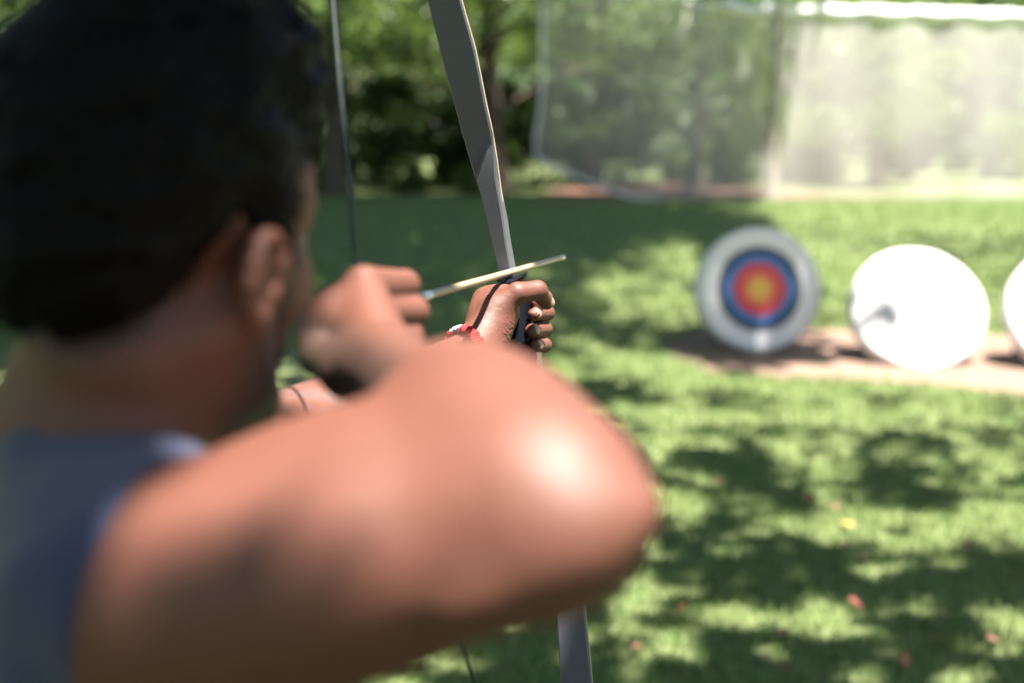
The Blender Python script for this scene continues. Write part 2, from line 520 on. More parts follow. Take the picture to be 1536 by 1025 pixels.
def blob(p, c, r): return np.clip(1.3 - np.linalg.norm((p - np.asarray(c)) / r, axis=1), 0, 1)

def build_person():
    prims, tor, S = body_prims()
    root = empty("person", (-.25, .72, 0), "person with short dark hair in a sleeveless navy shirt, seen from behind drawing a bow", "person")
    sk = skin_mat()
    H_ = float(VOX)
    V, F = surface(Field(prims), (-.52, .30, .80), (.14, 1.46, 1.84), H_)
    q = hloc(V)
    beard = np.zeros(len(V))
    ang = np.degrees(np.abs(np.arctan2(q[:, 0], q[:, 1])))
    jaw = smoothstep(-.034, -.056, q[:, 2] + .010 * smoothstep(.02, .07, q[:, 1])) * smoothstep(-.024, .008, q[:, 1]) * smoothstep(-.155, -.125, q[:, 2])
    side = smoothstep(.000, .014, q[:, 1]) * smoothstep(.052, .038, q[:, 1]) * (np.abs(q[:, 0]) > .045) * (q[:, 2] > -.07) * smoothstep(.02, 0, q[:, 2])
    near = np.linalg.norm(V - HEAD, axis=1) < .17
    beard = np.clip(np.maximum(jaw * .92, side * .85), 0, 1) * near
    # eyebrows
    for s in (-1, 1):
        beard = np.maximum(beard, smoothstep(1.2, .7, np.linalg.norm((q - [s * .031, .095, .024]) / [.022, .03, .006], axis=1)) * near)
    # stubble at the nape under the hairline
    hl = np.interp(ang, HAIRLINE_A, HAIRLINE_Z)
    beard = np.maximum(beard, near * smoothstep(-.03, .0, q[:, 2] - hl) * .9 * (ang > 120))
    beard = np.maximum(beard, near * (q[:, 2] > hl + .004) * (np.abs(q[:, 0]) < .079))
    lips = near * (np.linalg.norm((q - [0, .103, -.0655]) / [.024, .012, .011], axis=1) < 1)
    crease = np.maximum.reduce([blob(V, P(750, 508, 1.28), .022), blob(V, P(760, 498, 1.28), .018) * .8])
    crease = np.maximum(crease, .25 * blob(V, P(800, 470, 1.33), .05))
    tattoo = blob(V, P(452, 640, 1.07), .055)
    mesh_np("body", V, F, sk, root, colors=dict(beard=beard, lips=lips.astype(float), crease=crease, tattoo=tattoo))
    print("body verts", len(V))

    # ---- eyes
    ew = simple("eye_white", (.75, .72, .68), .15, var=.05); ei = simple("iris", (.06, .03, .015), .1)
    for s in (-1, 1):
        mb = MB()
        c = H(s * .031, .083, .002); r = .0118
        rings = [c + r * (math.cos(a) * HF + math.sin(a) * (np.cos(t)[:, None] * HR + np.sin(t)[:, None] * HU)) for a in np.linspace(.05, 3.09, 9) for t in [np.arange(14) * 2 * math.pi / 14]]
        mb.loft(rings); e = mb.build("eye", ew, root)
        e.data.materials.append(ei)
        for p in e.data.polygons:
            if (np.array(p.center) + np.array(root.location) - c).dot(HF) > .0103: p.material_index = 1

    # ---- hair
    hm, nt, b, o = mat_new("hair"); co = objco(nt)
    c = mixc(nt, noise(nt, 60, 3, vec=co), (.0014, .0011, .0012), (.004, .003, .003))
    nt.links.new(c, b.inputs["Base Color"]); b.inputs["Roughness"].default_value = .5; b.inputs["Specular IOR Level"].default_value = .07
    def hair_post(p, d):
        q = hloc(p); ang = np.degrees(np.abs(np.arctan2(q[:, 0], q[:, 1])))
        hl = np.interp(ang, HAIRLINE_A, HAIRLINE_Z) + .004 * vnoise(p, 40, 3)
        g = (hl - q[:, 2]) * .62
        d = d + .0035 * vnoise(p, 26, 5) + .002 * vnoise(p, 70, 6)
        # thin the hair towards its lower edge
        d = d + .010 * smoothstep(.05, 0, q[:, 2] - hl)
        earg = .034 - np.linalg.norm((q - [.08, -.014, -.018]) * [.55, 1.25, 1.0], axis=1)
        earg2 = .034 - np.linalg.norm((q - [-.08, -.014, -.018]) * [.55, 1.25, 1.0], axis=1)
        d = -smin(-d, -g, .010)
        d = -smin(-d, -earg, .006); return -smin(-d, -earg2, .006)
    e = lambda c, r, k=.03: el(H(*c), np.array(r) * HS, HM, k)
    hp = [e((0, -.016, .050), (.086, .099, .104)), e((0, .040, .080), (.064, .050, .040)), e((0, -.06, -.01), (.074, .062, .07)),
          e((0, .005, -.01), (.080, .075, .06)), e((.02, .02, .115), (.056, .070, .044)), e((.012, .076, .058), (.050, .034, .030))]
    hv, hf = surface(Field(hp, hair_post), HEAD - .19, HEAD + [.19, .19, .24], .003)
    # loose locks over it
    n = hv[hf]; nrm = np.cross(n[:, 2] - n[:, 0], n[:, 3] - n[:, 1]); nrm /= np.linalg.norm(nrm, axis=1)[:, None] + 1e-12
    fc = n.mean(1); ids = rng.choice(len(fc), 3000, replace=False)
    crown = H(.0, -.05, .15)
    SV, SF = [], []; base = len(hv)
    for t in ids:
        p = fc[t]; nn = nrm[t]
        fl = (p - crown); fl = fl - nn * fl.dot(nn); fl /= np.linalg.norm(fl) + 1e-9
        fl = fl + .2 * rng.normal(size=3); fl -= nn * fl.dot(nn); fl /= np.linalg.norm(fl)
        L = rng.uniform(.012, .028); w = rng.uniform(.0005, .0012); lift = rng.uniform(.0, .0028)
        sd = np.cross(fl, nn)
        row = []
        for k in range(4):
            u = k / 3
            c_ = p - .003 * nn + fl * L * u + nn * (lift * 2 * u - lift * 1.2 * u * u - (L * u) ** 2 * 4.2)
            ww = w * (1 - .85 * u)
            row += [c_ - sd * ww, c_ + sd * ww, c_ + nn * ww]
        b0 = base + len(SV); SV += row
        for k in range(3):
            for j in range(3):
                a = b0 + k * 3 + j; bb = b0 + k * 3 + (j + 1) % 3
                SF.append((a, bb, bb + 3, a + 3))
    mesh_np("hair", np.concatenate([hv, np.array(SV)]), np.concatenate([hf, np.array(SF)]), hm, root)

    # ---- sleeveless shirt
    sm, nt, b, o = mat_new("navy_jersey"); co = objco(nt)
    c = mixc(nt, noise(nt, 14, 4, vec=co), (.018, .023, .062), (.030, .037, .092))
    c = mixc(nt, math_(nt, 'MULTIPLY', noise(nt, 700, 2, vec=co), .5), c, (.045, .055, .10))
    nt.links.new(c, b.inputs["Base Color"]); b.inputs["Roughness"].default_value = .9
    b.inputs["Sheen Weight"].default_value = .25; b.inputs["Sheen Roughness"].default_value = .5
    bump(nt, b, noise(nt, 900, 2, vec=co), .25, .001)
    fwd, ax, ax0, M0, mid, hip = (S[k] for k in ('fwd', 'ax', 'ax0', 'M0', 'mid', 'hip'))
    # arm holes: planes across the shoulder ends; neckline: tilted plane under the neck
    pr = P(212, 790, .545); nr = unit(np.array([.80, -.36, -.10]))
    pl = SH_L - .012 * ax; nl = unit(ax0 + np.array([0, 0, .18]))
    neckax = unit(np.array([0, 0, 1.0]) + .28 * fwd)
    pn = NECK_B + np.array([0, 0, .026])
    def shirt_post(p, d):
        fold = .0085 * np.sin(((p - mid) @ (fwd * 70 + ax0 * 25 + np.array([0, 0, 34])) + 2.2 * vnoise(p, 3, 9))) * smoothstep(1.47, 1.34, p[:, 2]) + .005 * vnoise(p, 9, 8)
        d = d - .0085 - fold * .9
        g = np.maximum((p - pr) @ nr - .02 * smoothstep(1.38, 1.15, p[:, 2]), (p - pl) @ nl)
        r = np.linalg.norm((p - pn) - ((p - pn) @ neckax)[:, None] * neckax, axis=1)
        gn = (p - pn) @ neckax - 1.3 * np.maximum(0, r - .082)
        g = np.maximum(g, gn); g = np.maximum(g, .88 - p[:, 2])
        return -smin(-d, -g, .004)
    sh_pr = tor + [el(mid + [-.005, 0, -.16], (.172, .118, .22), M0, .04), el(mid + [-.02, 0, -.40], (.165, .125, .18), M0, .04),
                   rc(SH_R, SH_R + .03 * S['ua'], .058, .056, .04)]
    sv, sf = surface(Field(sh_pr, shirt_post), (-.52, .34, .86), (.06, 1.12, 1.60), .0035)
    mesh_np("sleeveless_shirt", sv, sf, sm, root)

    # ---- trousers and shoes (below the picture)
    tm = simple("dark_denim", (.035, .04, .055), .85, var=.3, scale=40, bumpk=.2)
    kn = []
    tp = [el(hip + [0, 0, -.02], (.172, .125, .13), M0, .05)]
    feet = []
    for s in (-1, 1):
        hj = hip + ax0 * s * .09 + np.array([0, 0, -.05]); an = hip + ax0 * s * .20; an = np.array([an[0], an[1], .09]); k_ = (hj + an) / 2 + fwd * .02; k_[2] = .50
        tp += [rc(hj, k_, .092, .066, .05), rc(k_, an, .066, .058, .04)]; feet.append(an)
    def tr_post(p, d):
        d = d - .004 - .004 * vnoise(p, 8, 12)
        return np.maximum(d, np.maximum(.045 - p[:, 2], p[:, 2] - .97))
    tv, tf = surface(Field(tp, tr_post), (-.62, .25, .03), (.12, 1.25, 1.0), .007)
    mesh_np("trousers", tv, tf, tm, root)
    shm = simple("shoe_leather", (.05, .04, .035), .5)
    for an in feet:
        f2 = unit(fwd + .25 * ax0)
        pr2 = [rc(an + [0, 0, -.045], an - .02 * f2 + [0, 0, -.05], .04, .042, .03), rc(an + .05 * f2 + [0, 0, -.052], an + .17 * f2 + [0, 0, -.062], .043, .034, .04), rc(an + [0, 0, -.02], an + [0, 0, .02], .044, .044, .03)]
        v, f = surface(Field(pr2, lambda p, d: np.maximum(d, -p[:, 2])), an + [-.25, -.25, -.11], an + [.25, .25, .11], .006)
        mesh_np("shoe", v, f, shm, root)

    # ---- bracelet of crocheted cord on the left wrist
    rm = simple("red_cord", (.38, .006, .010), .7, var=.3, scale=300); wm = simple("silver_cord", (.62, .62, .68), .4, var=.3, scale=300)
    c = P(699, 528, 1.250); axw = S['fl']; tilt = unit(axw + .25 * RT - .05 * UP)
    u = unit(np.cross(tilt, [0, 0, 1])); v = np.cross(tilt, u)
    def ring(n_z, amp, rad, r, a0, a1, ph=0):
        a = np.linspace(a0, a1, int(abs(a1 - a0) * 60))
        rr = r + .0012 * np.cos(a * n_z * 2 + ph)
        return c + rr[:, None] * (np.cos(a)[:, None] * u + np.sin(a)[:, None] * v * .93) + tilt * (amp * np.sin(a * n_z + ph))[:, None]
    red = MB()
    aw = math.pi * 1.22, math.pi * 1.46
    for ph in (0, 2.1): red.tube(ring(20, .0055, 0, .0300, -math.pi * .52, math.pi * 1.27, ph), .0020, 7)
    red.build("red_bracelet", rm, root)
    wh = MB()
    for ph in (0, 1.6, 3.1): wh.tube(ring(24, .004, 0, .0300, math.pi * 1.27, math.pi * 1.48, ph), .0016, 7)
    wh.build("bracelet_clasp", wm, root)

    # ---- fingernails of the bow hand
    nm, nt, b, o = mat_new("fingernail"); b.inputs["Base Color"].default_value = (.36, .18, .15, 1); b.inputs["Roughness"].default_value = .25
    nt.links.new(mixc(nt, noise(nt, 200, vec=objco(nt)), (.34, .17, .14), (.42, .23, .19)), b.inputs["Base Color"])
    for n in ('index', 'middle', 'ring', 'pinky', 'thumb'):
        a, t = LH[n][2], LH[n][3]; r = LRAD[n][3]
        d = unit(t - a)
        out = unit(CAMSIDE - d * CAMSIDE.dot(d)) if n != 'thumb' else unit(RT * .9 - FW * .5 + UP * .2 - d * (RT * .9 - FW * .5 + UP * .2).dot(d))
        sd = np.cross(d, out)
        mb = MB(); rows = []
        for i, x in enumerate(np.linspace(-.75, .80, 6)):
            hw = [.72, .95, 1, 1, .95, .70][i]
            row = []
            for y in np.linspace(-1, 1, 7):
                an_ = y * .80 * hw
                rr = r + .0006 - .0012 * (x > .7)
                row.append(t + d * x * r * .8 - d * r * .02 + rr * (math.cos(an_) * out + math.sin(an_) * sd) * (1 if x < .5 else .93))
            rows.append(np.array(row))
        rings = [np.concatenate([r_, (r_ - .0012 * out)[::-1]]) for r_ in rows]
        mb.loft(rings); mb.build("fingernail", nm, root)
    return S
CAMSIDE = unit(-FW * .75 + RT * .55 + UP * .25)
VOX = .002
# ------------------------------------------------------------------ bow and arrow
AD = unit(TIP - NOCK)

def build_bow():
    root = empty("recurve_bow", P(780, 480, 1.345), "dark grey recurve bow with black grip held upright in the left fist", "bow")
    lm, nt, b, o = mat_new("limb_lacquer"); co = objco(nt)
    c = mixc(nt, noise(nt, 30, 4, vec=co), (.074, .076, .090), (.098, .100, .116))
    nt.links.new(c, b.inputs["Base Color"]); b.inputs["Roughness"].default_value = .42; bump(nt, b, noise(nt, 140, 3, vec=co), .06, .001)
    em = simple("limb_edge_wood", (.42, .32, .22), .5, scale=90)
    gm, nt, b, o = mat_new("black_grip"); co = objco(nt)
    nt.links.new(mixc(nt, noise(nt, 50, 4, vec=co), (.003, .0035, .006), (.008, .009, .014)), b.inputs["Base Color"])
    b.inputs["Roughness"].default_value = .45; b.inputs["Specular IOR Level"].default_value = .12; bump(nt, b, noise(nt, 400, 3, vec=co), .2, .0008)
    wm, nt, b, o = mat_new("speckled_wood"); co = objco(nt)
    c = mixc(nt, ramp(nt, noise(nt, 260, 2, vec=co), [(.48, (0, 0, 0)), (.58, (1, 1, 1))]), (.44, .33, .22), (.12, .08, .05))
    nt.links.new(c, b.inputs["Base Color"]); b.inputs["Roughness"].default_value = .4
    bk = unit(-AD * [1, 1, 0])                               # towards the archer
    sd = unit(np.cross(AD, [0, 0, 1]))                       # right of the bow as the archer sees it

    def section(c, w, th, ax, bev=.22):
        """rounded flat section, c is the middle of the belly face"""
        s = unit(sd - ax * sd.dot(ax)); f = unit(np.cross(s, ax)); f = f if f.dot(bk) > 0 else -f
        x, y = w / 2, th / 2; e = min(th * bev, .0025)
        pts = [(-x + e, y), (x - e, y), (x, y - e), (x, -y + e), (x - e, -y), (-x + e, -y), (-x, -y + e), (-x, y - e)]
        return np.array([c - f * y + s * a + f * q for a, q in pts])

    def limb(spec, name):
        """spec rows: left px, right px, py, distance, thickness"""
        C = np.array([P((l + r) / 2, y, d) for l, r, y, d, t in spec])
        T = np.gradient(C, axis=0); rings = []
        for (l, r, y, d, t), c, tt in zip(spec, C, T):
            rings.append(section(c, (r - l) * d / FPX / abs(sd[0]), t, unit(tt)))
        mb = MB(); mb.loft(rings); o = mb.build(name, lm, root, auto=35)
        o.data.materials.append(em)
        for p in o.data.polygons:                            # the laminated edges show bare wood at their corner
            pass
        return C
    up = [(748, 767, 404, 1.354, .012), (738, 761, 369, 1.345, .012), (729, 756, 328, 1.335, .011), (718, 750, 287, 1.324, .010), (705, 745, 246, 1.312, .009),
          (693, 739, 205, 1.299, .008), (682, 730, 164, 1.283, .0075), (660, 714, 82, 1.262, .007), (640, 691, 0, 1.240, .0065)]
    # the tip goes on above the picture, bending back to the archer
    top = P(665, 0, 1.240); d0 = unit(P(665, 0, 1.240) - P(687, 82, 1.262))
    ext = []
    pos = top.copy(); dr = d0.copy()
    for i in range(9):
        dr = unit(dr + bk * (.055 if i < 6 else -.16)); pos = pos + dr * .052
        ext.append((pos.copy(), .034 - .0026 * i, .006 - .0002 * i, dr.copy()))
    def limb2(spec, ext, name):
        C = [P((l + r) / 2, y, d) for l, r, y, d, t in spec]
        allC = np.array(C + [e[0] for e in ext]); T = np.gradient(allC, axis=0)
        rings = []
        for i, c in enumerate(allC):
            if i < len(spec):
                l, r, y, d, t = spec[i]; w = (r - l) * d / FPX * 1.0
            else: w, t = ext[i - len(spec)][1:3]
            rings.append(section(c, w, t, unit(T[i])))
        mb = MB(); mb.loft(rings); o = mb.build(name, lm, root, auto=30)
        # bare wood laminate along the narrow sides
        st = MB()
        for s_ in (1,):
            rr = []
            for i, c in enumerate(allC):
                q = rings[i]; a, bb = (q[2], q[3]) if s_ > 0 else (q[7], q[6])
                ax = unit(T[i]); s = unit(sd - ax * sd.dot(ax)) * s_
                m = a + (bb - a) * .15; n_ = a + (bb - a) * .9
                rr.append(np.array([m, m + s * .0006, n_ + s * .0006, n_]))
            st.loft(rr)
        st.build("edge_laminate", em, o2parent(o), auto=30) if False else None
        so = st.build("edge_laminate", em, None); so.parent = o
        so.matrix_parent_inverse = Matrix.Translation([-v for v in root.location])
        return allC
    cu = limb2(up, ext, "limb")
    lo = [(800, 822, 590, 1.352, .022), (806, 836, 660, 1.352, .016), (814, 850, 740, 1.350, .011), (824, 864, 820, 1.345, .009), (833, 876, 905, 1.338, .008), (840, 888, 1025, 1.325, .0075)]
    b0 = P(864, 1025, 1.325); d0 = unit(b0 - P(854.5, 905, 1.338)); pos = b0.copy(); dr = d0.copy(); ext = []
    for i in range(9):
        dr = unit(dr + bk * (.055 if i < 6 else -.16)); pos = pos + dr * .045
        ext.append((pos.copy(), .040 - .003 * i, .007 - .0003 * i, dr.copy()))
    cl = limb2(lo, ext, "limb")
    # raised riser wedges laid over the limb roots
    mb = MB()
    wed = [(738, 739.5, 196), (727, 742, 226), (713, 745, 266), (721.5, 748.5, 287), (731, 755, 328), (740, 760.5, 369), (748, 767, 404), (750, 770, 416)]
    rings = []
    dd = np.interp([w[2] for w in wed], [205, 404, 416], [1.296, 1.346, 1.348])
    for (l, r, y), d in zip(wed, dd):
        a, c = P(l, y, d), P(r, y, d); m = a + (c - a) * .9 + bk * (.0016 if y > 200 else .0003)
        dp = np.interp(y, [196, 226, 266, 340], [.0008, .004, .009, .02]); rings.append(np.array([a, m, c, c - bk * dp, a - bk * dp]))
    mb.loft(rings); rz = mb.build("riser", lm, root, auto=20)
    # black handle: swells below the shelf, deep along the arrow
    mb = MB(); rings = []
    hs = [(742, 783, 418, .026), (748, 788, 428, .032), (760, 791, 446, .040), (766, 793, 470, .043), (766, 796, 500, .044), (764, 800, 530, .046), (768, 804, 556, .046), (780, 812, 590, .038), (796, 820, 640, .022)]
    for l, r, y, dp in hs:
        d = 1.350; a, c = P(l, y, d), P(r, y, d); m = (a + c) / 2; w = (r - l) * d / FPX / 2
        t = np.arange(16) * 2 * math.pi / 16
        ex = np.sign(np.cos(t)) * np.abs(np.cos(t)) ** .75; ey = np.sign(np.sin(t)) * np.abs(np.sin(t)) ** .8
        rings.append(m + w * ex[:, None] * sd + dp / 2 * ey[:, None] * bk - bk * .004)
    mb.loft(rings); mb.build("grip", gm, root)
    # wooden back strip that shows past the lower grip
    mb = MB(); rings = []
    for l, r, y in [(792, 799, 470), (797, 805, 510), (800, 808, 540), (803, 810, 570), (806, 817, 605)]:
        a, c = P(l, y, 1.362), P(r, y, 1.362)
        rings.append(np.array([a + bk * .006, c + bk * .006, c - bk * .016, a - bk * .016]))
    mb.loft(rings); mb.build("back_strip", wm, root, auto=30)
    # arrow shelf: a padded ledge standing out to the right of the sight window
    mb = MB(); rings = []
    for x, y, d, w, h in [(737, 429, 1.318, .010, .006), (744, 424, 1.318, .022, .0085), (758, 419.5, 1.318, .030, .010), (774, 413.5, 1.318, .030, .010), (783, 409.5, 1.318, .024, .008), (786.5, 408, 1.318, .010, .004)]:
        c = P(x, y, d); t = np.arange(10) * 2 * math.pi / 10
        rings.append(c - UP * h * .55 + np.cos(t)[:, None] * (-AD) * w / 2 + np.sin(t)[:, None] * UP * h * .5 + AD * .012)
    mb.loft(rings); mb.build("arrow_shelf", gm, root)
    # string, from tip to nock to tip
    sm = simple("bow_string_wax", (.018, .03, .028), .6, scale=400)
    mb = MB()
    tu, tl = cu[-1] + bk * .004, cl[-1] + bk * .004
    mb.tube([tu, tu + (NOCK - tu) * .12], .0026, 8); mb.tube([tu + (NOCK - tu) * .1, tu + (NOCK - tu) * .80], .0017, 8)
    mb.tube([tu + (NOCK - tu) * .78, NOCK, tl + (NOCK - tl) * .78], .0024, 8)
    mb.tube([tl + (NOCK - tl) * .80, tl + (NOCK - tl) * .1], .0017, 8); mb.tube([tl + (NOCK - tl) * .12, tl], .0026, 8)
    mb.build("bow_string", sm, root)

def build_arrow():
    root = empty("arrow", NOCK, "pale wooden arrow laid across the bow, its bare point to the right", "arrow")
    m, nt, b, o = mat_new("arrow_wood"); co = objco(nt)
    mp = node(nt, "ShaderNodeMapping"); nt.links.new(co, mp.inputs[0]); mp.inputs["Scale"].default_value = (8, 1.2, 8)
    c = mixc(nt, noise(nt, 60, 4, vec=mp.outputs[0]), (.30, .22, .135), (.42, .325, .215))
    nt.links.new(c, b.inputs["Base Color"]); b.inputs["Roughness"].default_value = .35
    L = np.linalg.norm(TIP - NOCK); at = lambda s: NOCK + AD * s
    r = .0039
    mb = MB(); mb.tube([at(.02), at(.3), at(.5), at(L - .024)], r, 18); mb.build("shaft", m, root)
    pm = simple("nickel_point", (.62, .60, .56), .28, 1, scale=80, var=.1)
    mb = MB(); mb.tube([at(L - .026), at(L - .0255), at(L - .012), at(L - .003), at(L - .0005), at(L)], [r, r * 1.07, r * 1.07, r * 1.05, r * .75, r * .1], 18); mb.build("point", pm, root)
    cw = simple("white_crest", (.72, .76, .82), .3, var=.06); cb = simple("blue_vane", (.02, .09, .22), .5)
    a0 = .135
    mb = MB(); mb.tube([at(a0 + .012), at(a0 + .0125), at(a0 + .034), at(a0 + .0345)], [r, r * 1.12, r * 1.12, r], 18); mb.build("crest_band", cw, root)
    nk = simple("nock_plastic", (.03, .10, .25), .3)
    mb = MB(); mb.tube([at(-.004), at(.003), at(.016), at(.024)], [r * .9, r * 1.15, r * 1.15, r], 14); mb.build("nock", nk, root)
    u = unit(np.cross(AD, [0, 0, 1])); v = np.cross(u, AD)
    for k in range(3):
        a = R_(90 + 120 * k); n = math.cos(a) * u + math.sin(a) * v; tv = np.cross(AD, n)
        prof = [(.032, .0), (.036, .012), (.050, .0135), (.09, .0105), (.12, .006), (a0 + .005, .0006)]
        mb = MB(); rings = []
        for s, h in prof:
            b0, b1 = at(s) + n * r * .9, at(s) + n * (r + h)
            rings.append(np.array([b0 - tv * .0007, b0 + tv * .0007, b1 + tv * .0004, b1 - tv * .0004]))
        mb.loft(rings); mb.build("vane", cb, root, auto=30)
# ------------------------------------------------------------------ the place: lawn, soil, targets, net
def project(p):
    q = np.atleast_2d(p) - CAM; d = q @ FW
    return 768 + q @ RT / d * FPX, 512.5 - q @ UP / d * FPX

def build_ground():
    m, nt, b, o = mat_new("lawn"); co = objco(nt)
    n1 = noise(nt, .7, 4, vec=co); n2 = noise(nt, 9, 5, .7, vec=co); n3 = noise(nt, 60, 3, vec=co)
    c = mixc(nt, n2, (.085, .140, .040), (.220, .255, .105))
    c = mixc(nt, math_(nt, 'MULTIPLY', n1, .55), c, (.25, .265, .125))
    c = mixc(nt, math_(nt, 'MULTIPLY', ramp(nt, noise(nt, 2.3, 4, .65, vec=co), [(.60, (0, 0, 0)), (.72, (1, 1, 1))]), .55), c, (.20, .145, .085))
    c = mixc(nt, math_(nt, 'MULTIPLY', n3, .35), c, (.035, .07, .015))
    nt.links.new(c, b.inputs["Base Color"]); b.inputs["Roughness"].default_value = .75; b.inputs["Specular IOR Level"].default_value = .3
    bump(nt, b, math_(nt, 'ADD', n2, n3), .9, .03)
    n = 90
    xs = np.concatenate([[-400, -120], np.linspace(-30, 30, n), [120, 400]]); ys = np.concatenate([[-300, -60], np.linspace(-10, 60, n), [150, 500]])
    X, Y = np.meshgrid(xs, ys, indexing='ij'); V = np.stack([X, Y, np.zeros_like(X)], -1).reshape(-1, 3)
    k = len(ys); i, j = np.meshgrid(np.arange(len(xs) - 1), np.arange(k - 1), indexing='ij'); a = (i * k + j).ravel()
    o = mesh_np("ground", V, np.stack([a, a + k, a + k + 1, a + 1], 1), m); tag(o, kind="structure")

    # bare trodden soil: sheets lying on the lawn with a ragged outline
    dm, nt, b, o = mat_new("bare_soil"); co = objco(nt)
    c = mixc(nt, noise(nt, 5, 5, .65, vec=co), (.165, .098, .074), (.25, .168, .135))
    c = mixc(nt, math_(nt, 'MULTIPLY', noise(nt, 90, 3, vec=co), .4), c, (.20, .13, .09))
    nt.links.new(c, b.inputs["Base Color"]); b.inputs["Roughness"].default_value = .95; bump(nt, b, noise(nt, 40, 5, .7, vec=co), .6, .02)
    def sheet(name, pts, z, mat, seed):
        r = np.random.default_rng(seed); pts = np.array(pts, float); out = []
        for i in range(len(pts)):
            a, c_ = pts[i], pts[(i + 1) % len(pts)]; L = np.linalg.norm(c_ - a); k = max(2, int(L / .05)) if L < 12 else 60
            for u in np.arange(k) / k: out.append(a + (c_ - a) * u)
        out = np.array(out); ctr = out.mean(0)
        dv = out - ctr; nn = vnoise(np.c_[out, np.zeros(len(out))], 1.7, seed) * .07 + vnoise(np.c_[out, np.zeros(len(out))], 6, seed + 1) * .035
        out += dv / (np.linalg.norm(dv, axis=1)[:, None] + 1e-9) * nn[:, None]
        bm = bmesh.new(); f = bm.faces.new([bm.verts.new((x, y, z)) for x, y in out]); f.normal_update()
        if f.normal.z < 0: f.normal_flip()
        bmesh.ops.triangulate(bm, faces=bm.faces[:])
        me = bpy.data.meshes.new(name); bm.to_mesh(me); bm.free(); me.materials.append(mat)
        tag(link(bpy.data.objects.new(name, me)), kind="structure")
    g = lambda px, py: G(px, py)[:2]
    sheet("dirt_patch", [g(985, 512), g(1060, 500), g(1200, 492), g(1330, 500), g(1480, 505), g(1700, 505), g(2000, 520), g(2000, 620), g(1700, 604), g(1536, 594), g(1400, 580), g(1290, 572), g(1180, 570), g(1080, 562), g(1020, 540)], .004, dm, 3)
    0 and sheet("dirt_patch", [g(985, 706), g(1060, 704), g(1100, 716), g(1085, 730), g(1000, 728)], .004, dm, 5)
    cm, nt, b, o = mat_new("red_clay"); co = objco(nt)
    nt.links.new(mixc(nt, noise(nt, 1.2, 5, .6, vec=co), (.15, .075, .052), (.21, .11, .078)), b.inputs["Base Color"]); b.inputs["Roughness"].default_value = .95
    sheet("clay_path", [(.6, 23.6), (3, 23.3), (6, 23.2), (9.5, 23.4), (9, 23.9), (7, 24.6), (5.5, 29), (2, 29.5), (.9, 26.5)], .004, cm, 8)

